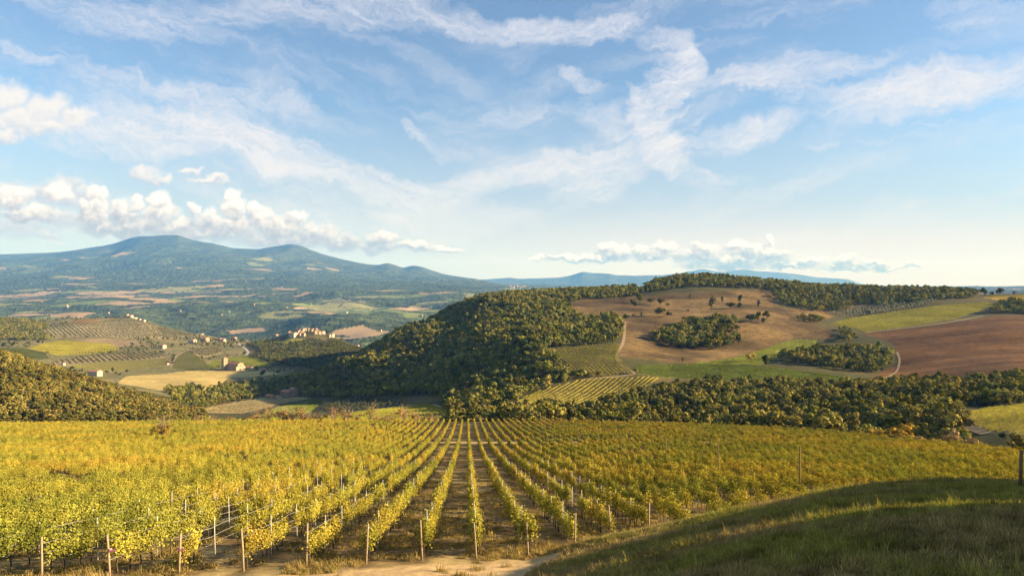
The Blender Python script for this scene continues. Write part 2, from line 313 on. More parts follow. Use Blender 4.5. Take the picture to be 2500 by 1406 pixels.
# ------------------------------------------------------------------ the lie of the land
# Each feature line of the terrain (foot, crest, hollow, ridge ...) has its own real distance and height:
# (column, distance in m, row) -> height = distance * (703 - row) / 1667
VA, VB, VC = -6.09, -.2258, 1.578e-4                  # the vineyard's slope below the camera
def zplane(Y): return VA + VB * Y + VC * Y * Y
EDGE = [(-700, 290), (0, 293), (700, 312), (1200, 312), (1500, 303), (1700, 285), (1900, 265), (2100, 225), (2300, 180), (2500, 147), (3200, 120)]
FE = [
 [(-700, 345, 1070), (0, 345, 1070), (450, 360, 1092), (700, 370, 1108), (1000, 370, 1108), (1200, 360, 1101), (1500, 350, 1093), (1700, 340, 1100), (1900, 320, 1120), (2100, 280, 1130), (2300, 240, 1140), (2500, 215, 1122), (3200, 200, 1120)],
 [(-700, 400, 1035), (0, 400, 1030), (300, 410, 1030), (400, 430, 1030), (500, 480, 1030), (600, 520, 1030), (720, 500, 1035), (1000, 450, 1030), (1200, 430, 1030), (1500, 420, 1025), (1700, 400, 1030), (1900, 380, 1045), (2100, 330, 1055), (2300, 280, 1068), (2400, 265, 1064), (2500, 260, 1055), (3200, 250, 1055)],
 [(-700, 560, 850), (0, 560, 868), (100, 560, 900), (200, 570, 934), (300, 590, 960), (400, 620, 987), (480, 650, 1006), (600, 700, 1003), (720, 700, 1000), (850, 650, 998), (1000, 600, 993), (1080, 580, 988), (1200, 520, 985), (1270, 500, 986), (1350, 505, 986), (1420, 512, 984), (1500, 530, 966), (1600, 550, 942), (1650, 560, 938), (1800, 560, 938), (1950, 560, 938), (2100, 540, 940), (2200, 515, 944), (2300, 470, 955), (2400, 430, 972), (2500, 400, 975), (3200, 400, 975)],
 [(-700, 750, 895), (0, 750, 892), (200, 750, 925), (300, 760, 946), (400, 800, 962), (480, 850, 975), (550, 850, 985), (620, 860, 981), (700, 920, 972), (800, 850, 968), (900, 760, 970), (1000, 700, 968), (1100, 680, 952), (1200, 660, 925), (1270, 600, 930), (1350, 590, 917), (1500, 592, 914), (1600, 600, 910), (1650, 640, 895), (1800, 650, 890), (1950, 640, 897), (2100, 650, 905), (2200, 620, 915), (2300, 590, 918), (2500, 540, 918), (3200, 540, 918)],
 [(-700, 1100, 885), (0, 1100, 890), (200, 1080, 922), (300, 1020, 940), (400, 1000, 945), (480, 1020, 942), (600, 1060, 940), (700, 1060, 937), (750, 1000, 930), (800, 970, 910), (850, 960, 885), (900, 930, 880), (1000, 900, 870), (1100, 850, 862), (1200, 830, 832), (1350, 715, 848), (1500, 710, 846), (1650, 750, 852), (1800, 750, 860), (1950, 770, 852), (2100, 750, 852), (2300, 720, 850), (2500, 700, 850), (3200, 700, 850)],
 [(-700, 1400, 860), (0, 1400, 862), (200, 1300, 893), (400, 1250, 906), (560, 1280, 904), (700, 1280, 901), (780, 1250, 908), (850, 1150, 905), (880, 1080, 868), (900, 1060, 860), (1000, 1120, 803), (1100, 1100, 785), (1200, 1050, 768), (1350, 900, 792), (1500, 870, 792), (1650, 870, 792), (1800, 870, 792), (1950, 880, 800), (2100, 850, 813), (2300, 820, 806), (2500, 800, 798), (3200, 800, 798)],
 [(-700, 1700, 830), (0, 1700, 830), (200, 1650, 846), (400, 1650, 852), (500, 1700, 852), (600, 1750, 850), (700, 1700, 851), (800, 1600, 872), (900, 1500, 880), (960, 1400, 855), (1000, 1300, 822), (1050, 1200, 788), (1100, 1180, 758), (1200, 1170, 728), (1350, 1100, 742), (1500, 1080, 742), (1650, 1080, 741), (1800, 1080, 736), (1950, 1050, 752), (2100, 1000, 777), (2300, 970, 766), (2500, 950, 766), (3200, 950, 766)],
 [(-700, 2300, 778), (0, 2300, 779), (100, 2300, 781), (200, 2300, 776), (300, 2400, 776), (350, 2400, 781), (400, 2400, 798), (480, 2350, 815), (560, 2250, 828), (620, 2150, 834), (680, 2050, 824), (720, 2000, 814), (760, 2000, 810), (800, 2000, 820), (850, 2000, 840), (900, 2000, 857), (950, 1950, 866), (1000, 1800, 850), (1100, 1600, 800), (1180, 1450, 732), (1240, 1350, 722), (1300, 1320, 718), (1400, 1350, 712), (1500, 1380, 709), (1550, 1400, 704), (1600, 1400, 691), (1650, 1400, 681), (1700, 1400, 677), (1800, 1400, 684), (1900, 1400, 694), (2000, 1350, 702), (2100, 1320, 706), (2200, 1300, 710), (2300, 1270, 712), (2400, 1250, 717), (2500, 1250, 717), (3200, 1250, 717)],
 [(-700, 2850, 838), (600, 2800, 840), (760, 2750, 843), (1000, 2600, 850), (1200, 2400, 830), (1400, 2300, 760), (1600, 2200, 745), (2500, 2200, 748), (3200, 2200, 748)],
 [(-700, 3300, 838), (900, 3300, 838), (1100, 3300, 835), (1300, 3300, 760), (1600, 3300, 735), (3200, 3300, 735)],
 [(-700, 4000, 798), (900, 4000, 798), (1100, 4000, 797), (1300, 4000, 745), (1600, 4000, 730), (3200, 4000, 730)],
 [(-700, 5200, 758), (900, 5200, 757), (1100, 5200, 756), (1300, 5200, 730), (3200, 5200, 724)],
 [(-700, 7000, 722), (900, 7000, 722), (1100, 7000, 721), (1300, 7000, 716), (3200, 7000, 714)],
 [(-700, 8800, 700), (400, 8800, 699), (900, 8800, 700), (1100, 8800, 703), (1300, 8800, 708), (3200, 8800, 709)],
 [(-700, 11000, 672), (0, 11000, 672), (400, 11000, 668), (800, 11000, 682), (1000, 11000, 689), (1150, 11000, 697), (1300, 11000, 705), (3200, 11000, 707)],
 [(-700, 13500, 650), (0, 13500, 649), (200, 13500, 640), (400, 13500, 630), (600, 13500, 640), (800, 13500, 660), (1000, 13500, 675), (1150, 13500, 690), (1300, 13500, 703), (3200, 13500, 706)],
 [(-700, 17500, 625), (0, 17500, 622), (100, 17500, 618), (200, 17500, 610), (240, 17500, 604), (270, 17500, 598), (300, 17500, 589), (325, 17500, 581), (350, 17500, 577), (375, 17500, 577), (400, 17500, 576), (430, 17500, 576), (450, 17500, 582), (470, 17500, 588), (520, 17500, 596), (545, 17500, 602), (570, 17500, 608), (620, 17500, 610), (660, 17500, 605), (690, 17500, 601), (710, 17500, 599), (730, 17500, 602), (760, 17500, 613), (790, 17500, 623), (850, 17500, 637), (920, 17500, 648), (945, 17500, 644), (960, 17500, 647), (985, 17500, 654), (1010, 17500, 650), (1030, 17500, 653), (1060, 17500, 664), (1090, 17500, 672), (1130, 17500, 679), (1180, 17500, 686), (1250, 17500, 694), (1350, 17500, 700), (3200, 17500, 704)],
 [(-700, 21500, 690), (1100, 21500, 692), (1300, 21500, 701), (3200, 21500, 704)],
 [(-700, 26000, 680), (1100, 26000, 686), (1180, 26000, 682), (1240, 26000, 679), (1300, 26000, 681), (1350, 26000, 677), (1390, 26000, 673), (1410, 26000, 668), (1424, 26000, 665), (1440, 26000, 667), (1460, 26000, 668), (1485, 26000, 668), (1510, 26000, 673), (1560, 26000, 673), (1620, 26000, 671), (1680, 26000, 672), (1760, 26000, 680), (2000, 26000, 698), (3200, 26000, 704)],
 [(-700, 29500, 695), (1500, 29500, 692), (1700, 29500, 695), (3200, 29500, 704)],
 [(-700, 34000, 692), (1500, 34000, 680), (1650, 34000, 668), (1690, 34000, 661), (1715, 34000, 658), (1740, 34000, 661), (1765, 34000, 663), (1800, 34000, 659), (1815, 34000, 658), (1850, 34000, 662), (1890, 34000, 664), (1930, 34000, 667), (1980, 34000, 674), (2010, 34000, 678), (2040, 34000, 680), (2070, 34000, 682), (2090, 34000, 688), (2130, 34000, 699), (2300, 34000, 705), (3200, 34000, 705)],
 [(-700, 40000, 703), (3200, 40000, 705)],
 [(-700, 60000, 704.5), (3200, 60000, 704.5)],
]
FE = [np.array(f, float) for f in FE]; EDGE = np.array(EDGE, float)
def smooth_interp(x, xp, fp):
    """monotone cubic through control points"""
    h = np.diff(xp); d = np.diff(fp) / h; m = np.zeros(len(xp))
    s = d[:-1] * d[1:] > 0; w1 = 2 * h[1:] + h[:-1]; w2 = h[1:] + 2 * h[:-1]
    with np.errstate(divide='ignore', invalid='ignore'):
        hm = (w1 + w2) / (w1 / d[:-1] + w2 / d[1:])
    m[1:-1] = np.where(s, hm, 0); m[0] = d[0]; m[-1] = d[-1]
    x = np.clip(x, xp[0], xp[-1]); i = np.clip(np.searchsorted(xp, x, side='right') - 1, 0, len(h) - 1)
    t = (x - xp[i]) / h[i]; t2 = t * t; t3 = t2 * t
    return (2 * t3 - 3 * t2 + 1) * fp[i] + (t3 - 2 * t2 + t) * h[i] * m[i] + (3 * t2 - 2 * t3) * fp[i + 1] + (t3 - t2) * h[i] * m[i + 1]
def edgeY(px): return smooth_interp(px, EDGE[:, 0], EDGE[:, 1])
# the grassy knoll beside the camera: (column, distance of the frame's foot, row of its skyline at 33 m)
KN = np.array([(1100, 33, 1470), (1250, 30, 1408), (1400, 24, 1358), (1600, 19, 1309), (1750, 16.5, 1272), (1900, 15, 1238), (2050, 13.6, 1206), (2200, 13, 1188), (2350, 12.4, 1184), (2500, 12, 1187), (2700, 11.6, 1190), (3500, 11, 1180)], float)
def knoll(x, Y):
    Yc = np.maximum(Y, 7.0); px = np.clip(CX + F * x / Yc, 1100, 3500)
    Yb = smooth_interp(px, KN[:, 0], KN[:, 1]); zb = -.4217 * Yb
    zs = (CY - smooth_interp(px, KN[:, 0], KN[:, 2])) / F * 33.0
    t = (np.minimum(Y, 33.0) - Yb) / (33.0 - Yb + 1e-3)
    t = np.maximum(t, -1.2)
    z = zb + (zs - zb) * t + .55 * np.clip(t, 0, 1) * (1 - np.clip(t, 0, 1)) * np.clip((px - 1350) / 500, 0, 1)
    over = np.maximum(Y - 33.0, 0)
    return z - .19 * over - .018 * over ** 2
def near_ground(x, Y):
    zp = zplane(np.maximum(Y, -10))
    zk = knoll(x, Y)
    zk = zk - .55 * np.maximum(.8 - x, 0)
    k = .35; h = np.clip(.5 + .5 * (zk - zp) / k, 0, 1)
    z = np.where(Y < 75, zp * (1 - h) + zk * h + k * h * (1 - h) * np.where(h < 1, 1, 0), zp)
    # unseen bank at right, shaped to shade the knoll, notched for a sunlit streak
    top = np.interp(Y, [-100, 9, 13, 19.2, 19.7, 20.3, 20.9, 24, 27.5, 31, 38, 50, 65], [14.6, 14.6, 13.8, 12.0, 7.9, 7.9, 11.4, 10.2, 7.6, 6.0, 1.0, -16, -200]) + .7 * fbm(x / 9, Y / 4, 3, 77)
    return z + np.maximum(top - z, 0) * np.exp(-((x - 66) / 15) ** 2)
def height(x, Y, detail=True):
    x = np.asarray(x, float).ravel(); Y = np.asarray(Y, float).ravel(); out = np.empty(len(x))
    for a in range(0, len(x), 60000):
        out[a:a + 60000] = _height(x[a:a + 60000], Y[a:a + 60000], detail)
    return out
def _height(x, Y, detail):
    px = np.clip(CX + F * x / np.maximum(Y, 20), -700, 3200)
    Ye = edgeY(px); z = near_ground(x, Y)
    far = Y > Ye
    if far.any():
        p = px[far]; y = Y[far]
        ks = [Ye[far]]; zs = [zplane(Ye[far])]
        for f in FE:
            yk = smooth_interp(p, f[:, 0], f[:, 1]); rk = smooth_interp(p, f[:, 0], f[:, 2])
            ks.append(yk); zs.append(yk * (CY - rk) / F)
        ks = np.array(ks); zs = np.array(zs); h = np.diff(ks, axis=0); d = np.diff(zs, axis=0) / h
        m = np.zeros_like(zs); s = d[:-1] * d[1:] > 0; w1 = 2 * h[1:] + h[:-1]; w2 = h[1:] + 2 * h[:-1]
        with np.errstate(divide='ignore', invalid='ignore'):
            m[1:-1] = np.where(s, (w1 + w2) / (w1 / d[:-1] + w2 / d[1:]), 0)
        m[0] = -.13; m[-1] = d[-1]
        i = np.clip((y[None] >= ks).sum(0) - 1, 0, len(h) - 1); j = np.arange(len(y))
        t = np.clip((y - ks[i, j]) / h[i, j], 0, 1); hh = h[i, j]; t2 = t * t; t3 = t2 * t
        zf = (2 * t3 - 3 * t2 + 1) * zs[i, j] + (t3 - 2 * t2 + t) * hh * m[i, j] + (3 * t2 - 2 * t3) * zs[i + 1, j] + (t3 - t2) * hh * m[i + 1, j]
        if detail:
            xx = x[far]
            zf = zf + 1.3 * sstep(380, 600, y) * (1 - sstep(2300, 2800, y)) * fbm(xx / 70, y / 70, 3, 3)
            amp = sstep(2700, 4300, y) * (1 - .55 * sstep(6000, 9000, y))
            zf = zf + amp * (95 * fbm(xx / 950, y / 1100, 4, 21) - 12)
            mt = sstep(8500, 12500, y) * (1 - .86 * sstep(14500, 17300, y))
            zf = zf + mt * (130 * (.35 - np.abs(fbm(xx / 1500 + .3 * fbm(xx / 2500, y / 2500, 2, 5), y / 4200, 4, 31))))
        z[far] = zf
    if detail:
        nr = ~far
        z[nr] += .10 * fbm(x[nr] / 2.2, Y[nr] / 2.2, 3, 41) + .35 * sstep(60, 120, Y[nr]) * fbm(x[nr] / 40, Y[nr] / 40, 2, 43) * (1 - sstep(.8, 1, Y[nr] / Ye[nr]))
    return z
YS = np.concatenate([np.geomspace(26, 340, 260), np.geomspace(342, 3000, 620), np.geomspace(3010, 18000, 300)])
def at(px, py, y0=25, y1=18000):
    """the ground point that shows at this place of the photo"""
    Y = YS[(YS >= y0) & (YS <= y1)]
    z = height((px - CX) / F * Y, Y); ray = (CY - py) / F * Y
    k = np.nonzero(ray <= z)[0]
    if len(k) == 0: k = [int(np.argmin(ray - z))]
    k = k[0]
    if k > 0:
        a = ray[k - 1] - z[k - 1]; b = z[k] - ray[k]; t = a / (a + b + 1e-9); y = Y[k - 1] + t * (Y[k] - Y[k - 1])
    else: y = Y[0]
    x = (px - CX) / F * y
    return np.array([x, y, height([x], [y])[0]])
def to_px(x, Y, z): return CX + F * x / Y, CY - F * z / Y
def hidden(x, Y, z, n=90, clear=1.5):
    """is the straight line from the camera to the point cut by the ground?"""
    x = np.asarray(x, float); Y = np.asarray(Y, float); z = np.asarray(z, float); h = np.zeros(len(x), bool)
    for t in np.linspace(.12, .985, n):
        h |= height(x * t, Y * t) > z * t + clear * (1 - t) * 0 + .3
    return h

# ------------------------------------------------------------------ land use: outlines of the fields as they lie on the ground
# name: (outline, nearest, farthest distance, colour, mottling)
FIELDS = {
 'harvested_hill': ([(1385, 742), (1420, 730), (1480, 730), (1560, 722), (1690, 716), (1800, 709), (1905, 706), (1885, 735), (1910, 752), (2010, 756), (2110, 742), (2150, 745), (2060, 762), (1990, 792), (2040, 812), (2035, 828), (1940, 826), (1840, 862), (1700, 888), (1560, 890), (1512, 872), (1512, 842), (1528, 792), (1500, 772), (1430, 775)], 660, 1300, (.18, .116, .046), .9),
 'ploughed_field': ([(2100, 815), (2280, 795), (2420, 772), (2520, 770), (2700, 770), (2700, 920), (2500, 916), (2350, 926), (2190, 938), (2080, 938), (2150, 912), (2190, 885), (2190, 850), (2160, 828)], 500, 960, (.118, .060, .024), .6),
 'row_vineyard': ([(1335, 858), (1420, 846), (1500, 838), (1512, 842), (1510, 872), (1548, 910), (1450, 922), (1400, 915), (1375, 880)], 560, 800, (.14, .11, .045), .2),
 'lower_vineyard': ([(1255, 982), (1330, 950), (1400, 932), (1440, 925), (1610, 921), (1590, 940), (1500, 968), (1420, 990), (1330, 990)], 470, 640, (.13, .10, .04), .2),
 'green_vineyard': ([(1550, 893), (1700, 890), (1870, 896), (2085, 925), (2080, 940), (1900, 932), (1700, 926), (1620, 922), (1560, 912)], 520, 760, (.15, .16, .045), .3),
 'strip_vineyard': ([(1690, 888), (1790, 876), (1850, 858), (1930, 830), (1995, 830), (1985, 850), (1900, 876), (1850, 893)], 600, 880, (.15, .16, .045), .3),
 'upper_vineyard': ([(2020, 792), (2085, 776), (2180, 762), (2300, 746), (2410, 738), (2440, 744), (2340, 776), (2230, 796), (2115, 812), (2085, 800)], 780, 1150, (.20, .19, .055), .3),
 'corner_vineyard': ([(2350, 1008), (2420, 998), (2520, 984), (2620, 975), (2620, 1070), (2500, 1062), (2420, 1058), (2385, 1040)], 225, 440, (.22, .17, .07), .3),
 'yellow_strip': ([(2085, 934), (2160, 930), (2235, 926), (2200, 946), (2095, 948)], 450, 640, (.42, .36, .06), .2),
 'ridge_field': ([(2400, 726), (2480, 722), (2600, 720), (2600, 734), (2450, 734)], 1000, 1300, (.42, .33, .10), .2),
 'gold_vineyard': ([(625, 1034), (760, 1022), (900, 1004), (1000, 991), (1050, 988), (1090, 1004), (1100, 1024), (1040, 1034)], 430, 690, (.30, .25, .06), .3),
 'dark_vineyard': ([(600, 1024), (680, 996), (770, 976), (790, 980), (760, 1004), (720, 1024), (640, 1034)], 470, 960, (.15, .17, .045), .3),
 'pale_slope': ([(455, 1012), (500, 996), (560, 984), (640, 970), (700, 966), (760, 972), (690, 984), (640, 998), (560, 1016), (500, 1030)], 640, 1000, (.34, .26, .11), .5),
 'yellow_field': ([(285, 935), (310, 918), (400, 913), (440, 907), (560, 904), (650, 906), (690, 912), (640, 918), (560, 922), (520, 950), (500, 960), (470, 930), (440, 950), (390, 952)], 880, 1290, (.46, .34, .12), .4),
 'monastery_vineyard': ([(505, 898), (520, 882), (600, 868), (640, 878), (665, 893), (610, 898)], 1180, 1620, (.19, .21, .05), .2),
 'leaf_vineyard': ([(422, 898), (430, 876), (450, 860), (466, 858), (490, 874), (520, 898), (470, 906)], 1180, 1720, (.20, .18, .055), .2),
 'belt_vineyard': ([(165, 892), (250, 884), (330, 880), (405, 874), (415, 882), (395, 894), (300, 906), (240, 908), (190, 900)], 1090, 1500, (.30, .25, .08), .2),
 'olive_belt': ([(130, 886), (200, 872), (300, 862), (390, 862), (400, 874), (330, 880), (250, 884), (165, 892)], 1180, 1620, (.30, .24, .12), .4),
 'round_vineyard': ([(68, 852), (110, 838), (150, 832), (220, 836), (262, 838), (292, 850), (270, 860), (200, 866), (140, 868), (95, 858)], 1380, 1800, (.30, .29, .055), .4),
 'west_vineyard': ([(-60, 850), (50, 850), (110, 860), (120, 876), (60, 880), (-60, 870)], 1300, 1720, (.17, .16, .05), .3),
 'bare_terrace': ([(170, 830), (250, 826), (330, 832), (360, 840), (290, 848), (262, 838), (200, 836)], 1600, 2000, (.24, .17, .09), .6),
 'red_vineyard': ([(172, 790), (185, 782), (240, 780), (243, 788), (215, 793)], 1950, 2350, (.28, .17, .07), .2),
 'castle_olives': ([(100, 806), (170, 794), (235, 790), (270, 782), (350, 785), (400, 800), (470, 818), (430, 826), (330, 824), (230, 822), (110, 820)], 1750, 2420, (.33, .27, .14), .5),
 'olive_square': ([(455, 852), (530, 850), (545, 862), (500, 872), (470, 866)], 1350, 1900, (.36, .29, .14), .3),
 'town_vineyard': ([(672, 838), (700, 828), (745, 826), (735, 836), (700, 844)], 1650, 2060, (.24, .22, .06), .3),
 'small_vineyard': ([(1278, 932), (1345, 920), (1352, 938), (1286, 950)], 480, 640, (.15, .16, .045), .3),
 'grey_orchard': ([(780, 1004), (800, 976), (900, 976), (985, 985), (985, 990), (860, 1008)], 560, 760, (.10, .105, .06), .4),
}
FIELDS = {k: (np.array(v[0], float), v[1], v[2], v[3], v[4]) for k, v in FIELDS.items()}
def in_field(px, py, Y, names=None):
    m = np.zeros(px.shape, bool)
    for k in (names or FIELDS):
        p, a, b, _, _ = FIELDS[k]; m |= in_poly(px, py, p) & (Y > a) & (Y < b)
    return m
ROWDIR = np.array([-.066, 1.0]); ROWDIR /= np.linalg.norm(ROWDIR)
FRONT = np.array([(-80, 24), (-24, 29.0), (-18.3, 29.9), (-10, 32.2), (-4.6, 33.9), (.85, 35.4), (3.55, 37.5), (6.93, 42), (14, 44), (90, 47)], float)   # where the rows end
def front_y(x): return np.interp(x, FRONT[:, 0], FRONT[:, 1])
def cross_y(x): return 195 + .01 * x                      # the grassy headland across the rows
LANE = .5                                             # half the rows: lateral phase so that a row stands at (0.85, 35.4)
def row_coord(x, Y): return (x - .85) + .066 * (Y - 35.4)

def paint(x, Y, z):
    px = CX + F * x / np.maximum(Y, 8); py = CY - F * z / np.maximum(Y, 8)
    n1 = fbm(x / 6, Y / 6, 4, 1); n2 = fbm(x / 45, Y / 45, 4, 2); n3 = fbm(x / 1.3, Y / 1.3, 3, 8)
    def L(c): return np.broadcast_to(np.array(c, float), (len(x), 3)).copy()
    def mix(a, b, t): return a + (np.array(b, float) - a) * np.clip(t, 0, 1)[:, None]
    c = L((.17, .15, .06))
    c = mix(c, (.26, .2, .09), sstep(-.1, .5, n2)); c = mix(c, (.09, .10, .03), sstep(.1, .6, -n1))
    Ye = edgeY(np.clip(px, -700, 3200))
    # vineyard floor: straw and dark soil, darker along each vine row
    v = Y < Ye + 2
    d = L((.235, .155, .062)); d = mix(d, (.40, .285, .115), sstep(-.05, .55, n1 + .4 * n3)); d = mix(d, (.12, .08, .035), sstep(.0, .6, -n1 + .5 * n3))
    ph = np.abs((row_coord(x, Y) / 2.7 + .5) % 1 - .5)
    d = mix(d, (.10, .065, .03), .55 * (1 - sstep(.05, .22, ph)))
    d = mix(d, (.52, .37, .17), sstep(3.2, 1.4, np.abs(Y - cross_y(x)) + 1.2 * n1))
    # the dirt track in front of the rows
    fy = front_y(x); tr = sstep(.2, 1.6, fy - .6 - 1.6 * sstep(-6, -13, x) - Y + .9 * n1)
    d = mix(d, (.60, .39, .18), tr * .9); d = mix(d, (.40, .27, .13), tr * sstep(.1, .6, n3) * .7)
    zp = zplane(Y); kn = sstep(.15, .75, z - zp) * (Y < 75) * (x > -3)
    gcol = L((.135, .14, .034)); gcol = mix(gcol, (.22, .16, .07), sstep(-.35, .35, fbm(x / 2.7, Y / 2.7, 4, 61) + sstep(9, 0, x) * .5))
    gcol = mix(gcol, (.075, .095, .022), sstep(.1, .5, fbm(x / 1.1, Y / 1.1, 3, 67)))
    d = mix(d, gcol, kn) if False else d + (gcol - d) * kn[:, None]
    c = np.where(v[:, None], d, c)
    # middle distance: brushwood floor, then the outlined fields
    mid = (Y > Ye + 2) & (Y < 2700)
    wood = L((.075, .07, .028)); wood = mix(wood, (.12, .09, .035), sstep(0, .5, n2))
    c = np.where((mid & ((px > 720) | (Y < 760)))[:, None], wood, c)
    tw = mid & (((px > 600) & (px < 920) & (Y > 1300) & (Y < 2080)) | ((px > 430) & (px <= 720) & (Y > 760) & (Y < 1130) & (py > 925)))
    c = np.where(tw[:, None], wood, c)
    for k, (p, a, b, colr, mo) in FIELDS.items():
        wob = 2.0 + 500 / np.maximum(Y, 100)
        m = mid & (Y > a) & (Y < b)
        if not m.any(): continue
        idx = np.nonzero(m)[0]
        ok = in_poly(px[idx] + wob[idx] * n1[idx], py[idx] + .5 * wob[idx] * n3[idx], p); idx = idx[ok]
        t = np.array(colr, float)[None] * (1 + mo * .55 * n2[idx] + mo * .5 * n1[idx] + .35 * mo * n3[idx])[:, None]
        if k == 'harvested_hill':
            g2 = np.clip(sstep(-.1, .5, fbm(x[idx] / 90, Y[idx] / 60, 3, 91)) + .6 * sstep(40, -30, np.abs(px[idx] - 1610) - 90) * sstep(900, 700, Y[idx]), 0, 1); t = t * (1 - g2[:, None] * np.array([.52, .50, .44]))  # random dark patches, with shade at the lower left put into the colour
        if k == 'ploughed_field':
            st = fbm(x[idx] / 160, Y[idx] / 14, 3, 95); t = t * (1 + .55 * st)[:, None]  # lit and shaded streaks of the low sun put into the soil colour
        c[idx] = t
    # far country: a patchwork of woods and fields, then the forested mountain
    f = Y > 2600
    if f.any():
        X_, Y_ = x[f], Y[f]
        wx = X_ + 260 * fbm(X_ / 700, Y_ / 700, 3, 51); wy = Y_ + 260 * fbm(X_ / 700, Y_ / 700, 3, 52)
        r1, r2, bd = cells(wx / 330, wy / 270, 3); s1, s2, sb = cells(wx / 950, wy / 600, 8)
        woody = .57 + .38 * sstep(6500, 10500, Y_) + .34 * fbm(X_ / 1100, Y_ / 1100, 2, 55) - .12 * sstep(3200, 2700, Y_)
        cc = np.where((r2 < .45)[:, None], np.array([.33, .235, .135]), np.where((r2 < .75)[:, None], np.array([.21, .205, .085]), np.array([.16, .19, .06])))
        cc = cc * (.85 + .3 * s1)[:, None]
        wd = np.array([.058, .074, .030])[None] * (1 + .9 * fbm(X_ / 38, Y_ / 38, 2, 57) + .3 * fbm(X_ / 320, Y_ / 320, 3, 58))[:, None]
        isw = (r1 < woody) | (bd < .045) | (fbm(X_ / 240, Y_ / 240, 3, 59) > .38)
        cc = np.where(isw[:, None], wd, cc)
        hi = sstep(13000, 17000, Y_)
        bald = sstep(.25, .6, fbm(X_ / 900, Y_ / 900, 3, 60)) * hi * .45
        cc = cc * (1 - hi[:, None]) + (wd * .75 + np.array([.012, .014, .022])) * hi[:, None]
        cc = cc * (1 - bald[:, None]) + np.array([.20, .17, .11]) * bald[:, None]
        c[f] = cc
        z[f] += np.where(isw, 1, 0) * (rng.random(len(X_)) - .3) * np.clip(Y_ / 700, 3, 14) * (1 - sstep(12000, 16000, Y_) * .8)
    return np.clip(c, .008, .8)

def build_ground():
    a_in = np.linspace(-.80, .80, 960); a_out = np.linspace(.803, 1.75, 70)
    A = np.concatenate([-a_out[::-1], a_in, a_out])
    Yr = np.concatenate([np.arange(-34, 0, 4.0), np.arange(0, 48, .35), np.geomspace(48, 320, 190), np.geomspace(322, 2700, 400), np.geomspace(2712, 18500, 330), np.geomspace(18700, 38000, 60)])
    X = A[None] * (Yr[:, None] + 40); Yg = np.repeat(Yr[:, None], len(A), 1)
    x, y = X.ravel(), Yg.ravel(); z = height(x, y)
    c = np.empty((len(x), 3))
    for i in range(0, len(x), 200000):
        zz = z[i:i + 200000].copy(); c[i:i + 200000] = paint(x[i:i + 200000], y[i:i + 200000], zz); z[i:i + 200000] = zz
    nY, nA = X.shape
    i0 = (np.arange(nY - 1)[:, None] * nA + np.arange(nA - 1)[None]).ravel()
    faces = np.stack([i0, i0 + 1, i0 + nA + 1, i0 + nA], 1)
    me = mesh_from('ground', np.stack([x, y, z], 1), faces, smooth=True, col=c)
    m = bpy.data.materials.new('ground'); m.use_nodes = True; nt = m.node_tree; g = G(nt)
    b = nt.nodes['Principled BSDF']; b.inputs['Roughness'].default_value = 1.0; b.inputs['Specular IOR Level'].default_value = .05
    at_ = g.node('ShaderNodeAttribute', attribute_name='col')
    pos = E(g, g.node('ShaderNodeNewGeometry').outputs['Position'])
    n = g.noise(pos, 1.7, 6, .7); n2 = g.noise(pos, .22, 5, .65); n3 = g.noise(pos, .012, 5, .6)
    f = g.ss(n, .3, .7, .72, 1.28, 'LINEAR') * g.ss(n2, .3, .7, .84, 1.16, 'LINEAR') * g.ss(n3, .3, .7, .9, 1.1, 'LINEAR')
    c2 = g.node('ShaderNodeVectorMath', operation='SCALE'); nt.links.new(at_.outputs['Color'], c2.inputs[0]); g.put(c2.inputs[3], f)
    nt.links.new(c2.outputs[0], b.inputs['Base Color'])
    bm = g.node('ShaderNodeBump'); bm.inputs['Strength'].default_value = .55; bm.inputs['Distance'].default_value = .25
    g.put(bm.inputs['Height'], n * .35 + n2); nt.links.new(bm.outputs[0], b.inputs['Normal'])
    me.materials.append(m)
    tag(link('ground', me), 'rolling farmland, vineyard slopes and wooded mountains', None, kind='structure')
build_ground()

def build_haze():
    mb = MB(); mb.box(-75000, 75000, -60, 38500, -420, 1480)
    m = bpy.data.materials.new('haze'); m.use_nodes = True; nt = m.node_tree; nt.nodes.clear()
    o = nt.nodes.new('ShaderNodeOutputMaterial'); v = nt.nodes.new('ShaderNodeVolumePrincipled')
    v.inputs['Color'].default_value = (.125, .38, 1.0, 1); v.inputs['Absorption Color'].default_value = (1, 1, 1, 1); v.inputs['Density'].default_value = HAZE; v.inputs['Anisotropy'].default_value = .0
    nt.links.new(v.outputs[0], o.inputs['Volume'])
    tag(link('haze', mb.mesh('haze', [m])), 'thin blue evening haze over the valley', None, kind='stuff')
HAZE = 3.9e-5
build_haze()

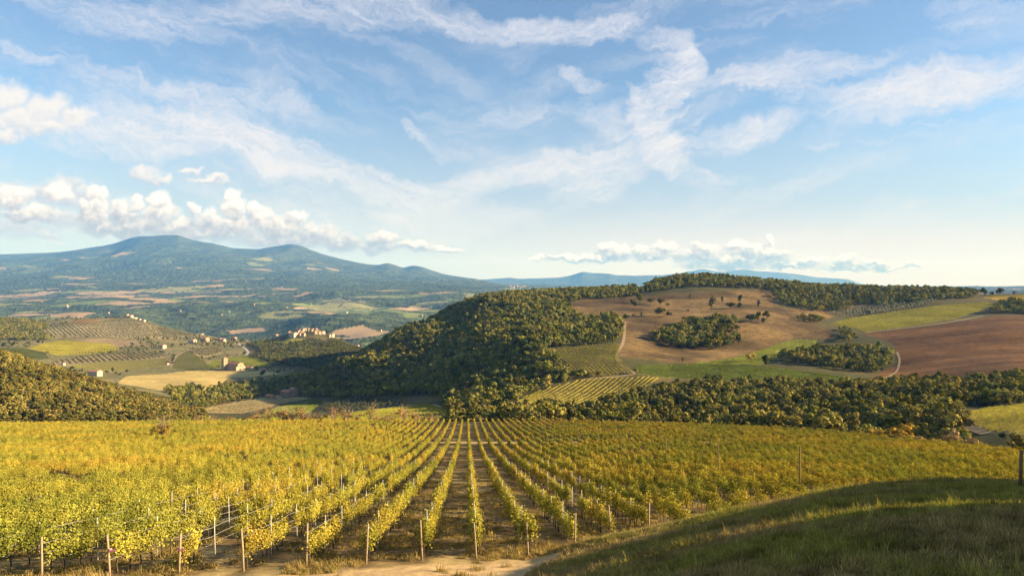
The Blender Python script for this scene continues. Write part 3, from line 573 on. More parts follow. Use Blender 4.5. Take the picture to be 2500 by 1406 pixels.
# ------------------------------------------------------------------ plants
def leaf_mat(name, transl=.30, var=.45, gloss=.25):
    m = bpy.data.materials.new(name); m.use_nodes = True; nt = m.node_tree; nt.nodes.clear(); g = G(nt)
    o = nt.nodes.new('ShaderNodeOutputMaterial')
    t = g.node('ShaderNodeAttribute', attribute_type='INSTANCER', attribute_name='tint')
    v = E(g, g.node('ShaderNodeAttribute', attribute_name='var').outputs['Fac'])
    c = g.node('ShaderNodeVectorMath', operation='SCALE'); nt.links.new(t.outputs['Color'], c.inputs[0]); g.put(c.inputs[3], g.ss(v, 0, 1, 1 - var, 1 + var, 'LINEAR'))
    col = g.mixc(g.ss(v, .7, 1.0, 0, .35), E(g, c.outputs[0]), g.vec('MULTIPLY', E(g, c.outputs[0]), (1.35, 1.05, .7)))
    d = nt.nodes.new('ShaderNodeBsdfDiffuse'); tr = nt.nodes.new('ShaderNodeBsdfTranslucent')
    g.put(d.inputs[0], col); g.put(tr.inputs[0], g.vec('MULTIPLY', col, (1.15, 1.1, .55)))
    mx = nt.nodes.new('ShaderNodeMixShader'); mx.inputs[0].default_value = transl
    nt.links.new(d.outputs[0], mx.inputs[1]); nt.links.new(tr.outputs[0], mx.inputs[2])
    nt.links.new(mx.outputs[0], o.inputs[0]); return m
def plain_mat(name, col, rough=.9, noise=.3, scale=3.0, bump=0):
    m = bpy.data.materials.new(name); m.use_nodes = True; nt = m.node_tree; g = G(nt); b = nt.nodes['Principled BSDF']
    b.inputs['Roughness'].default_value = rough; b.inputs['Specular IOR Level'].default_value = .2
    pos = E(g, g.node('ShaderNodeTexCoord').outputs['Object'])
    n = g.noise(pos, scale, 5, .65)
    cc = g.node('ShaderNodeVectorMath', operation='SCALE'); cc.inputs[0].default_value = col; g.put(cc.inputs[3], g.ss(n, .25, .75, 1 - noise, 1 + noise, 'LINEAR'))
    nt.links.new(cc.outputs[0], b.inputs['Base Color'])
    if bump:
        bm = g.node('ShaderNodeBump'); bm.inputs['Strength'].default_value = .6; bm.inputs['Distance'].default_value = bump
        g.put(bm.inputs['Height'], n); nt.links.new(bm.outputs[0], b.inputs['Normal'])
    return m
LEAF = leaf_mat('leaves', .16); VINELEAF = leaf_mat('vine_leaves', .20, .6); BARK = plain_mat('bark', (.09, .062, .04), noise=.5, scale=6)
GREYBARK = plain_mat('dry_twigs', (.30, .21, .13), noise=.3, scale=6); GRASS = leaf_mat('grass_blades', .3, .4)

def quads(cen, nrm, size, r, aspect=1.0):
    """leaf cards: centre, facing, half size"""
    n = len(cen); nrm = nrm / (np.linalg.norm(nrm, axis=1, keepdims=True) + 1e-9)
    a = r.normal(size=(n, 3)); a -= (a * nrm).sum(1, keepdims=True) * nrm; a /= np.linalg.norm(a, axis=1, keepdims=True) + 1e-9
    b = np.cross(nrm, a); s = np.asarray(size).reshape(-1, 1)
    v = np.stack([cen - a * s, cen + b * s * aspect * .8 + a * s * .15, cen + a * s, cen - b * s * aspect * .8 + a * s * .15], 1)
    return v.reshape(-1, 3), np.arange(4 * n).reshape(n, 4)
def set_var(me, var):
    at_ = me.attributes.new('var', 'FLOAT', 'POINT'); at_.data.foreach_set('value', np.asarray(var, np.float32))
def crown_arrays(seed, h, w, base, lobes, per, leaf, shape='round', open_=.0):
    r = np.random.default_rng(seed); V = []; var = []
    hh = h - base; cz = base + hh * .5
    forks = np.column_stack([r.uniform(-.30, .30, 4) * w, r.uniform(-.30, .30, 4) * w, r.uniform(-.22, .20, 4) * hh]); fr = r.uniform(.45, .8, 4)
    for i in range(lobes):
        for _ in range(30):
            p = r.uniform(-1, 1, 3)
            if (p ** 2).sum() < 1: break
        if shape == 'tall': p[:2] *= .55
        if shape == 'cone': k = (1 - (p[2] + 1) / 2); p[:2] *= k + .12
        if shape == 'flat': p[2] = .25 + .5 * p[2]
        p = p * (.62 + .25 * r.random())
        c = np.array([p[0] * w / 2, p[1] * w / 2, cz + p[2] * hh / 2])
        if shape in ('round', 'flat'):
            q = i % 4; c = np.array([0, 0, cz]) + forks[q] + np.array([p[0] * w / 2, p[1] * w / 2, p[2] * hh / 2]) * fr[q]
        lr = (.19 + .16 * r.random()) * min(w, hh) * (.5 if shape == 'cone' else .62)
        n = int(per * (.7 + .6 * r.random()))
        dirs = r.normal(size=(n, 3)); dirs /= np.linalg.norm(dirs, axis=1, keepdims=True)
        dirs[:, 2] = np.where(dirs[:, 2] < -.35, -dirs[:, 2], dirs[:, 2])
        rad = lr * (1 - .35 * r.random(n) ** 2) * (1 + .18 * r.normal(size=n))
        cen = c + dirs * rad[:, None] * np.array([1, 1, .85])
        v, _ = quads(cen, dirs + .32 * r.normal(size=(n, 3)), leaf * (.65 + .7 * r.random(n)), r)
        V.append(v); lv = .5 + .22 * r.normal()
        var.append(np.repeat(np.clip(lv + .2 * r.normal(size=n), 0, 1), 4))
    V = np.concatenate(V); return V, np.arange(len(V)).reshape(-1, 4), np.concatenate(var)
def trunk_mb(seed, h, rad, limbs, spread, m=0, twist=.15):
    r = random.Random(seed); mb = MB()
    pts = [(0, 0, -.3)]; x = y = 0
    for k in range(1, 5):
        x += r.uniform(-twist, twist); y += r.uniform(-twist, twist); pts.append((x, y, h * k / 4))
    mb.tube(pts, [rad * 1.25, rad, rad * .9, rad * .8, rad * .55], 6, m)
    for i in range(limbs):
        a = i / limbs * 6.28 + r.uniform(-.4, .4); z0 = h * r.uniform(.55, .95); L = spread * r.uniform(.6, 1)
        p0 = (x * z0 / h, y * z0 / h, z0); p1 = (p0[0] + math.cos(a) * L * .5, p0[1] + math.sin(a) * L * .5, z0 + L * .45); p2 = (p0[0] + math.cos(a) * L, p0[1] + math.sin(a) * L, z0 + L * .8)
        mb.tube([p0, p1, p2], [rad * .5, rad * .32, rad * .1], 5, m)
    return mb
class Proto:
    """one kind of plant: part meshes for single plants and a joined mesh for the mass"""
    def __init__(s, key, parts): s.key, s.parts = key, parts       # parts: [(name, mesh)]
def join_parts(name, parts):
    V, L, Sz, MI, var, mats, off, mo = [], [], [], [], [], [], 0, 0
    for _, me in parts:
        n = len(me.vertices); v = np.empty(n * 3, np.float32); me.vertices.foreach_get('co', v); V.append(v.reshape(-1, 3))
        l = np.empty(len(me.loops), np.int32); me.loops.foreach_get('vertex_index', l); L.append(l + off)
        z = np.empty(len(me.polygons), np.int32); me.polygons.foreach_get('loop_total', z); Sz.append(z)
        i = np.empty(len(me.polygons), np.int32); me.polygons.foreach_get('material_index', i); MI.append(i + mo)
        a = np.full(n, .5, np.float32)
        if 'var' in me.attributes: me.attributes['var'].data.foreach_get('value', a)
        var.append(a); mats += list(me.materials); off += n; mo += len(me.materials)
    me = mesh_from(name, np.concatenate(V), loops=np.concatenate(L), sizes=np.concatenate(Sz), mats=mats, mat_idx=np.concatenate(MI))
    set_var(me, np.concatenate(var)); return me
def tree_proto(key, seed, h, w, base, lobes, per, leaf, shape='round', rad=.2, limbs=4):
    v, f, var = crown_arrays(seed, h, w, base, lobes, per, leaf, shape)
    cr = mesh_from(key + '_crown', v, f, mats=[LEAF]); set_var(cr, var)
    tk = trunk_mb(seed, base + (h - base) * .45, rad, limbs, w * .32).mesh(key + '_trunk', [BARK])
    return Proto(key, [('crown', cr), ('trunk', tk)])
def twig_proto(key, seed, h, w, n, leafn, leaf):
    r = random.Random(seed); mb = MB()
    for i in range(n):
        a = r.uniform(0, 6.28); t = r.uniform(.1, .75); L = h * r.uniform(.7, 1.05)
        p = [(0, 0, -.2)]
        for k in (1, 2, 3): p.append((math.cos(a) * w * .5 * t * k / 3 * r.uniform(.8, 1.2), math.sin(a) * w * .5 * t * k / 3 * r.uniform(.8, 1.2), L * k / 3 * (1 - .12 * t)))
        mb.tube(p, [.06, .045, .03, .012], 4, 0, False)
        for q in range(6):
            b = p[1 + q % 3]; a2 = a + r.uniform(-1.5, 1.5); l2 = h * r.uniform(.15, .35)
            mb.tube([b, (b[0] + math.cos(a2) * l2 * .6, b[1] + math.sin(a2) * l2 * .6, b[2] + l2 * .7)], [.028, .008], 3, 0, False)
    st = mb.mesh(key + '_branches', [GREYBARK])
    v, f, var = crown_arrays(seed, h, w, h * .05, 14, leafn, leaf)
    fo = mesh_from(key + '_foliage', v, f, mats=[LEAF]); set_var(fo, var)
    return Proto(key, [('foliage', fo), ('branches', st)])
TREES = [tree_proto('oak', 11, 8, 7.5, 1.0, 24, 46, .40), tree_proto('oak', 12, 9, 7, 1.2, 26, 46, .40), tree_proto('oak', 13, 7, 8, .8, 24, 46, .42, 'flat'),
         tree_proto('oak', 14, 9.5, 6, 1.4, 24, 46, .38, 'tall'), tree_proto('oak', 15, 8.2, 8.2, .8, 30, 42, .42)]
SHRUBS = [tree_proto('bush', 21, 3.6, 4.2, .1, 16, 42, .27, rad=.08), tree_proto('bush', 22, 4.4, 3.8, .1, 17, 42, .27, rad=.08), tree_proto('bush', 23, 3.0, 4.6, .05, 16, 42, .28, rad=.08)]
OLIVES = [tree_proto('olive', 31, 4.2, 4.4, .9, 14, 40, .22, rad=.16), tree_proto('olive', 32, 4.6, 4.0, 1.0, 14, 40, .22, rad=.16)]
CYPRESS = [tree_proto('cypress', 41, 11, 2.2, .2, 26, 26, .24, 'cone', rad=.14, limbs=0), tree_proto('cypress', 42, 10, 2.6, .2, 24, 26, .25, 'cone', rad=.14, limbs=0)]
TWIGS = [twig_proto('dry', 51, 4.2, 4.0, 16, 20, .16), twig_proto('dry', 52, 3.6, 4.6, 18, 26, .16), twig_proto('dry', 53, 5.0, 3.6, 14, 12, .14)]

def vine_proto(seed, full=1.0, n=560, leaf=.053):
    r = np.random.default_rng(seed); n = int(n * full)
    x = r.uniform(-.62, .62, n); z = 1.24 + .27 * r.normal(size=n); z = np.where(z < .70, 1.7 - z * .6, z)
    y = .165 * r.normal(size=n) * np.where(z > 1.7, .6, 1)
    bump = .12 * np.sin(x * 5 + seed); cen = np.stack([x, y, z + bump], 1)
    nr = np.stack([.4 * r.normal(size=n), np.sign(y) * .8 + .5 * r.normal(size=n), .55 + .5 * r.normal(size=n)], 1)
    v, f = quads(cen, nr, leaf * (.7 + .7 * r.random(n)), r)
    fo = mesh_from('vine_foliage', v, f, mats=[VINELEAF]); set_var(fo, np.repeat(np.clip(.5 + .25 * r.normal(size=n), 0, 1), 4))
    mb = MB(); q = random.Random(seed)
    p = [(0, 0, -.15), (q.uniform(-.06, .06), q.uniform(-.05, .05), .35), (q.uniform(-.1, .1), 0, .75), (q.uniform(-.25, .25), 0, 1.0)]
    mb.tube(p, [.045, .035, .03, .02], 5)
    mb.tube([p[2], (.3, .02, 1.02), (.55, 0, 1.05)], [.022, .016, .01], 4); mb.tube([p[2], (-.3, .02, 1.0), (-.55, 0, 1.05)], [.022, .016, .01], 4)
    return Proto('vine', [('foliage', fo), ('trunk', mb.mesh('vine_trunk', [BARK]))])
VINES = [vine_proto(61), vine_proto(62, 1.15), vine_proto(63, .85), vine_proto(64, 1.0), vine_proto(65, .5)]
def hedge_proto(seed):       # two metres of a farther vine row
    r = np.random.default_rng(seed); n = 110
    x = r.uniform(-1.1, 1.1, n); z = .80 + .32 * r.normal(size=n).clip(-2, 2); y = .22 * r.normal(size=n)
    v, f = quads(np.stack([x, y, z], 1), np.stack([.4 * r.normal(size=n), np.sign(y) + .5 * r.normal(size=n), .6 + .5 * r.normal(size=n)], 1), .15 * (.7 + .6 * r.random(n)), r)
    fo = mesh_from('row_foliage', v, f, mats=[VINELEAF]); set_var(fo, np.repeat(np.clip(.5 + .25 * r.normal(size=n), 0, 1), 4)); return Proto('row', [('foliage', fo)])
HEDGES = [hedge_proto(71), hedge_proto(72), hedge_proto(73)]

def mass(name, label, protos, P, rot, scl, tint, idx):
    """plants nobody would count: one object, each plant placed by its point"""
    src = bpy.data.collections.new(name + ' plants')
    for i, p in enumerate(protos):
        o = bpy.data.objects.new('%02d %s' % (i, name), join_parts(name, p.parts)); src.objects.link(o)
    me = bpy.data.meshes.new(name); n = len(P); me.vertices.add(n); me.vertices.foreach_set('co', np.asarray(P, np.float32).ravel())
    def attr(k, t, f, a): q = me.attributes.new(k, t, 'POINT'); q.data.foreach_set(f, np.ascontiguousarray(a).ravel())
    e = np.zeros((n, 3), np.float32); e[:, 2] = rot
    attr('turn', 'FLOAT_VECTOR', 'vector', e)
    s3 = np.asarray(scl, np.float32); s3 = np.repeat(s3[:, None], 3, 1) if s3.ndim == 1 else s3
    attr('size', 'FLOAT_VECTOR', 'vector', s3)
    c = np.ones((n, 4), np.float32); c[:, :3] = tint; attr('tint', 'FLOAT_COLOR', 'color', c)
    attr('pick', 'INT', 'value', np.asarray(idx, np.int32))
    ng = bpy.data.node_groups.new(name, 'GeometryNodeTree')
    ng.interface.new_socket('Geometry', in_out='INPUT', socket_type='NodeSocketGeometry'); ng.interface.new_socket('Geometry', in_out='OUTPUT', socket_type='NodeSocketGeometry')
    N = ng.nodes.new; a = N('NodeGroupInput'); z = N('NodeGroupOutput'); ip = N('GeometryNodeInstanceOnPoints'); ci = N('GeometryNodeCollectionInfo')
    ci.inputs['Collection'].default_value = src; ci.inputs['Separate Children'].default_value = True; ci.inputs['Reset Children'].default_value = True
    ip.inputs['Pick Instance'].default_value = True
    def na(k, t): q = N('GeometryNodeInputNamedAttribute'); q.data_type = t; q.inputs['Name'].default_value = k; return q.outputs['Attribute']
    lk = ng.links.new
    lk(a.outputs[0], ip.inputs['Points']); lk(ci.outputs[0], ip.inputs['Instance']); lk(na('pick', 'INT'), ip.inputs['Instance Index'])
    lk(na('turn', 'FLOAT_VECTOR'), ip.inputs['Rotation']); lk(na('size', 'FLOAT_VECTOR'), ip.inputs['Scale']); lk(ip.outputs[0], z.inputs[0])
    o = link(name, me); md = o.modifiers.new('plants', 'NODES'); md.node_group = ng
    return tag(o, label, None, kind='stuff')
def plant(name, cat, label, group, proto, p, rot, scl, tint):
    """one plant as a thing: an empty at its foot with its parts"""
    t = bpy.data.objects.new(name, None); COL.objects.link(t); t.empty_display_size = .3
    t.location = p; t.rotation_euler = (0, 0, float(rot)); t.scale = [float(v) for v in (scl if hasattr(scl, '__len__') else (scl,) * 3)]
    tag(t, label, cat, group)
    for nm, me in proto.parts:
        o = bpy.data.objects.new(nm, me); COL.objects.link(o); o.parent = t; o['tint'] = [float(v) for v in tint]
    return t
def scatter(poly, spacing, r, ymin=None, ymax=None):
    """points about evenly spread over an outline given as (column, distance)"""
    poly = np.array(poly, float); a, b = poly[:, 1].min(), poly[:, 1].max(); p0, p1 = poly[:, 0].min(), poly[:, 0].max()
    x0 = min((p0 - CX) / F * a, (p0 - CX) / F * b); x1 = max((p1 - CX) / F * a, (p1 - CX) / F * b)
    gx = np.arange(x0, x1, spacing); gy = np.arange(a, b, spacing)
    X, Y = np.meshgrid(gx, gy); X = X.ravel() + r.uniform(-.5, .5, X.size) * spacing; Y = Y.ravel() + r.uniform(-.5, .5, Y.size) * spacing
    px = CX + F * X / Y; k = in_poly(px, Y, poly); X, Y, px = X[k], Y[k], px[k]
    Z = height(X, Y); py = CY - F * Z / Y
    return X, Y, Z, px, py
def tints(n, cols, r, jit=.18):
    cols = np.array(cols, float); w = r.random((n, len(cols))) ** 3; w /= w.sum(1, keepdims=True)
    return (w @ cols) * np.exp(jit * r.normal(size=(n, 1)))
OAKGREEN = [(.15, .17, .034), (.245, .225, .044), (.085, .11, .024), (.28, .225, .055)]
GULLY = [(.15, .16, .032), (.26, .225, .042), (.08, .10, .024), (.27, .215, .05), (.18, .145, .05)]
BRUSH = [(.19, .155, .038), (.15, .145, .032), (.24, .175, .05), (.11, .115, .028)]
WOODS = {   # outline (column, distance), spacing, size range, palette, protos
 'gully': ([(1085, 322), (1200, 322), (1500, 314), (1700, 297), (1900, 277), (2100, 238), (2300, 196), (2400, 172), (2600, 140), (2600, 205), (2460, 212), (2400, 232), (2350, 268), (2330, 330), (2345, 385), (2420, 374), (2600, 345), (2600, 505), (2400, 520), (2300, 510), (2200, 515), (2090, 522), (1950, 545), (1800, 545), (1660, 540), (1600, 515), (1560, 492), (1500, 470), (1420, 466), (1330, 470), (1270, 466), (1200, 505), (1085, 470)], 5.4, (.52, 1.18), GULLY),
 'hill': ([(765, 880), (850, 785), (950, 725), (1030, 690), (1085, 640), (1085, 470), (1230, 492), (1300, 500), (1430, 572), (1400, 592), (1374, 612), (1342, 690), (1345, 716), (1420, 720), (1508, 728), (1522, 800), (1520, 880), (1490, 915), (1430, 930), (1400, 985), (1380, 1060), (1375, 1100), (1440, 1135), (1520, 1120), (1545, 1150), (1560, 1230), (1540, 1430), (1240, 1460), (1100, 1420), (900, 1200), (760, 1120), (735, 1000)], 5.8, (.55, 1.15), OAKGREEN),
 'ridge': ([(1545, 1150), (1570, 1215), (1700, 1225), (1800, 1225), (1875, 1235), (1890, 1150), (1915, 1068), (1985, 1035), (2065, 1050), (2080, 1105), (2130, 1110), (2150, 1070), (2250, 1090), (2380, 1130), (2395, 1330), (2000, 1440), (1600, 1500)], 7.4, (.70, 1.2), OAKGREEN),
 'round_copse': ([(1592, 775), (1650, 757), (1700, 750), (1760, 754), (1798, 790), (1804, 870), (1782, 905), (1700, 890), (1625, 842)], 6.4, (.72, 1.25), OAKGREEN),
 'field_copse': ([(1885, 695), (1950, 660), (2040, 636), (2110, 628), (2158, 645), (2182, 690), (2184, 722), (2120, 742), (2050, 748), (1990, 738), (1920, 715)], 6.4, (.74, 1.28), OAKGREEN),
 'lane_trees': ([(2045, 800), (2092, 800), (2085, 860), (2050, 890)], 7, (.7, 1.0), OAKGREEN),
 'east_wood': ([(2415, 955), (2600, 930), (2600, 1070), (2450, 1075)], 6.2, (.7, 1.0), OAKGREEN),
 'lane_copse': ([(1945, 925), (2000, 918), (2012, 955), (1960, 975)], 6.0, (.6, .85), OAKGREEN),
 'valley': ([(430, 700), (520, 740), (560, 850), (640, 885), (690, 950), (735, 925), (765, 880), (790, 1000), (770, 1190), (690, 1140), (640, 1100), (560, 1040), (500, 1000), (440, 960), (400, 880)], 7.5, (.6, 1.05), OAKGREEN),
 'west_wood': ([(-150, 1720), (60, 1700), (125, 1740), (118, 2050), (60, 2290), (-150, 2290)], 7.5, (.7, 1.1), OAKGREEN),
 'town_wood': ([(610, 1440), (680, 1340), (780, 1310), (870, 1340), (910, 1500), (910, 1960), (830, 1985), (790, 1900), (700, 1900), (640, 2050), (600, 1900), (640, 1650)], 7.2, (.55, 1.0), [(.085, .105, .024), (.13, .14, .034), (.17, .15, .05)]),
 'abbey_trees': ([(450, 1215), (560, 1222), (700, 1215), (770, 1240), (700, 1310), (640, 1290), (600, 1262), (560, 1262), (520, 1285), (450, 1280)], 15, (.35, .62), [(.10, .11, .025), (.16, .15, .04)]),
 'valley_side': ([(-100, 1120), (620, 1080), (760, 1300), (640, 1650), (600, 2150), (300, 2380), (-100, 2280)], 19, (.45, .95), [(.08, .085, .02), (.13, .12, .035), (.05, .06, .018)]),
}
BUSHES = {
 'left_slope': ([(-250, 400), (300, 404), (420, 428), (505, 480), (490, 650), (400, 645), (300, 622), (150, 604), (-250, 600)], 3.2, (.45, 1.45), BRUSH),
 'valley_rim': ([(-250, 318), (0, 316), (300, 322), (480, 332), (620, 335), (500, 480), (420, 428), (300, 404), (-250, 400)], 3.6, (.55, 1.0), [(.06, .07, .016), (.11, .09, .022), (.14, .10, .03)]),
 'wood_edge': ([(1090, 318), (1300, 314), (1500, 309), (1700, 292), (1900, 272), (2100, 232), (2300, 188), (2440, 160), (2440, 176), (2300, 200), (2100, 242), (1900, 282), (1700, 300), (1500, 318), (1090, 324)], 3.0, (.55, 1.0), [(.18, .145, .045), (.24, .19, .055), (.11, .105, .03), (.16, .12, .045)]),
}
def gather(table, r, nproto):
    out = []
    for zone, (poly, sp, (s0, s1), pal) in table.items():
        X, Y, Z, px, py = scatter(poly, sp, r)
        keep = ~in_field(px, py, Y, [k for k in FIELDS if k != 'harvested_hill' or zone in ('hill', 'valley_side')])
        if zone in ('valley_side',): keep &= fbm(X / 90, Y / 90, 2, 7) > -.05
        if zone == 'town_wood': keep &= ~((np.hypot(px - 748, (py - 812) * 1.5) < 58) & (Y > 1850))
        if zone == 'left_slope': keep &= r.random(len(X)) > .04
        if zone in ('gully', 'valley_rim'): keep &= Y > edgeY(px) + 6
        X, Y, Z = X[keep], Y[keep], Z[keep]; n = len(X)
        s = (s0 * .75 + (s1 * 1.12 - s0 * .75) * r.random(n) ** 1.25) * (1 + .25 * fbm(X / 25, Y / 25, 2, 9))
        if zone == 'gully': s = s * (.42 + .58 * sstep(190, 270, Y))
        t = tints(n, pal, r) * (1 + .35 * fbm(X / 30, Y / 30, 2, 12))[:, None]
        out.append((np.full(n, zone), X, Y, Z, s, t, r.integers(0, nproto, n)))
    return [np.concatenate([o[i] for o in out]) for i in range(7)]
def pick_largest(X, Y, Z, s, hw, n, tall):
    """the n plants that show largest: near plants cover those behind them"""
    hid = hidden(X, Y, Z + s * tall * .8, 36)
    buf = np.zeros((704, 1250), bool); vis = np.zeros(len(X))
    for i in np.argsort(Y):
        if hid[i]: continue
        px = (CX + F * X[i] / Y[i]) / 2; py = (CY - F * Z[i] / Y[i]) / 2; w = max(F * s[i] * hw / Y[i] / 2, .6); h = max(F * s[i] * tall / Y[i] / 2, .8)
        x0, x1 = int(round(px - w * .8)), int(round(px + w * .8)) + 1; y0, y1 = int(round(py - h)), int(round(py)) + 1
        if x1 <= 0 or x0 >= 1250 or y1 <= 0 or y0 >= 704: continue
        b = buf[max(y0, 0):y1, max(x0, 0):x1]; vis[i] = (~b).sum(); b[:] = True
    k = np.argsort(-vis)[:n]; k = k[vis[k] > 2]; m = np.zeros(len(X), bool); m[k] = True; return m
ZONE_TXT = {'abbey_trees': 'among the trees around the abbey church', 'gully': 'in the woodland band just beyond the vineyard', 'hill': 'in the wood covering the big hill', 'ridge': 'in the wood along the hill top', 'round_copse': 'in the round copse on the stubble hill',
            'field_copse': 'in the copse beside the ploughed field', 'lane_trees': 'in the clump between stubble and ploughed field', 'east_wood': 'in the wood at the right edge of the photo', 'lane_copse': 'in the small thicket beside the olive grove',
            'valley': 'in the shaded valley left of the big hill', 'west_wood': 'in the wood at the far left', 'town_wood': 'on the slope below the hilltop village', 'abbey_trees': ([(450, 1215), (560, 1222), (700, 1215), (770, 1240), (700, 1310), (640, 1290), (600, 1262), (560, 1262), (520, 1285), (450, 1280)], 15, (.35, .62), [(.10, .11, .025), (.16, .15, .04)]),
 'valley_side': 'scattered over the far valley side',
            'left_slope': 'on the brush covered slope at left', 'valley_rim': 'in the dark hedge behind the left of the vineyard', 'wood_edge': 'along the edge of the woodland band beyond the vines'}
def shade_word(t):
    if t[0] > t[1] * 1.22: return 'brownish'
    return 'dark green' if t[1] < .065 else ('olive green' if t[1] < .10 else 'yellowish green')
def build_woods():
    r = np.random.default_rng(5)
    zone, X, Y, Z, s, t, idx = gather(WOODS, r, len(TREES))
    rot = r.uniform(0, 6.28, len(X)); m = pick_largest(X, Y, Z, s, 3.6, 300, 8)
    P = np.stack([X, Y, Z - .15], 1); S3 = np.stack([s * r.uniform(.9, 1.15, len(s)), s * r.uniform(.9, 1.15, len(s)), s * r.uniform(.88, 1.12, len(s))], 1)
    for i in np.nonzero(m)[0]:
        w = shade_word(t[i]); z = ZONE_TXT[zone[i]]; side = ('left' if CX + F * X[i] / Y[i] < (1700 if zone[i] == 'gully' else 1200) else 'right') + ' part, ' if zone[i] in ('gully', 'hill') else ''
        size = 'tall' if s[i] > .88 else 'low'
        plant('broadleaf_tree', 'tree', '%s %s broadleaf tree %s%s' % (size, w, side, z), 'trees: %s %s %s%s' % (size, w, side, z), TREES[idx[i]], P[i], rot[i], S3[i], t[i])
    mass('woodland', 'dense mixed woodland on the hill, ridge, gully and valley', TREES, P[~m], rot[~m], S3[~m], t[~m], idx[~m])
    zone, X, Y, Z, s, t, idx = gather(BUSHES, r, len(SHRUBS))
    rot = r.uniform(0, 6.28, len(X)); m = pick_largest(X, Y, Z, s, 2.0, 300, 3.6); P = np.stack([X, Y, Z - .1], 1)
    for i in np.nonzero(m)[0]:
        w = shade_word(t[i]); z = ZONE_TXT[zone[i]]
        plant('shrub', 'shrub', '%s shrub %s' % (w, z), 'shrubs: %s %s' % (w, z), SHRUBS[idx[i]], P[i], rot[i], s[i], t[i])
    mass('brushwood', 'low brushwood on the left slope and along the wood edge', SHRUBS, P[~m], rot[~m], s[~m], t[~m], idx[~m])
build_woods()

# ------------------------------------------------------------------ vineyards
VINEPAL = np.array([(.28, .25, .038), (.12, .15, .028), (.35, .27, .038), (.36, .19, .045), (.16, .08, .034)])
def vine_tint(X, Y, r):
    n = fbm(X / 11, Y / 16, 3, 71); n2 = fbm(X / 3, Y / 3, 2, 72); u = r.normal(size=len(X)) * .35
    w = np.stack([np.full(len(X), .9), np.clip(.42 - 1.1 * n + .5 * u, 0, 2), np.clip(.75 + 1.2 * n + .5 * n2, 0, 2), np.clip(1.5 * n + .9 * n2 - .35 + .5 * u, 0, 2), np.clip(1.6 * n + 1.3 * n2 - 1.1 + .4 * u, 0, 2)], 1)
    w /= w.sum(1, keepdims=True); return (w @ VINEPAL) * np.exp(np.clip(.22 * r.normal(size=(len(X), 1)), -.6, .3))
ROWANG = math.atan2(ROWDIR[1], ROWDIR[0])
def right_x(Y): return np.interp(Y, [100, 147, 225, 265, 285, 303], [125, 110, 114, 103, 77, 45])
def build_vineyard():
    r = np.random.default_rng(8); XX, YY, RR = [], [], []
    for k in range(-125, 56):
        t = np.arange(0, 330, 1.05) + r.uniform(0, .3)
        x0 = .85 + 2.7 * k; Y0 = front_y(x0); Y0 = front_y(x0 - .066 * (Y0 - 35.4)); Yr = Y0 + .5 + t; Xr = x0 - .066 * (Yr - 35.4)
        px = CX + F * Xr / Yr; m = (Yr < edgeY(px) - 2) & (px > -140) & (px < 2640) & (Xr < right_x(Yr)) & (np.abs(Yr - cross_y(Xr)) > 2.6) & (r.random(len(t)) > .05)
        gap = fbm(Xr / 5, Yr / 5, 2, 83) < -.48; m &= ~gap
        XX.append(Xr[m]); YY.append(Yr[m]); RR.append(np.full(m.sum(), k))
    X = np.concatenate(XX); Y = np.concatenate(YY); K = np.concatenate(RR); X = X + .06 * r.normal(size=len(X))
    Z = height(X, Y); ok = Z - zplane(Y) < .9; X, Y, Z, K = X[ok], Y[ok], Z[ok], K[ok]; n = len(X)
    t = vine_tint(X, Y, r); s = np.stack([np.full(n, 1.0), r.uniform(.75, 1.25, n), r.uniform(.78, 1.12, n) * (1 + .22 * fbm(X / 3.2, Y / 3.2, 2, 85))], 1)
    idx = r.choice(5, n, p=[.27, .25, .2, .2, .08]); rot = ROWANG + .06 * r.normal(size=n) + math.pi * r.integers(0, 2, n); P = np.stack([X, Y, Z], 1)
    px, py = to_px(X, Y, Z + 1.3); score = np.where((px > -10) & (px < 2510) & (py < 1440) & ~hidden(X, Y, Z + 1.2, 30), Y, 1e9)
    near = np.zeros(n, bool); near[np.argsort(score)[:300]] = True
    kmin = K[near].min()
    ordn = ['first', 'second', 'third', 'fourth', 'fifth', 'sixth', 'seventh', 'eighth', 'ninth', 'tenth', 'eleventh', 'twelfth', 'thirteenth', 'fourteenth', 'fifteenth', 'sixteenth']
    for i in np.nonzero(near)[0]:
        j = int(K[i]); c = t[i]; w = 'rusty orange' if c[0] > c[1] * 1.6 else ('golden yellow' if c[0] > c[1] * 1.12 else 'yellow green')
        if j == 0: where = 'in the row behind the post beside the shaded grass bank'
        elif j < 0: where = 'in the %s row left of the post beside the shaded bank' % ordn[min(-j - 1, 15)]
        else: where = 'in the %s row right of the post beside the shaded bank' % ordn[min(j - 1, 15)]
        plant('grapevine', 'grapevine', '%s grapevine %s' % (w, where), '%s vines %s' % (w, where), VINES[idx[i]], P[i], rot[i], s[i], t[i])
    f = ~near
    mass('vineyard', 'yellowing vines in long rows over the slope', VINES, P[f], rot[f], s[f], t[f], idx[f])
build_vineyard()
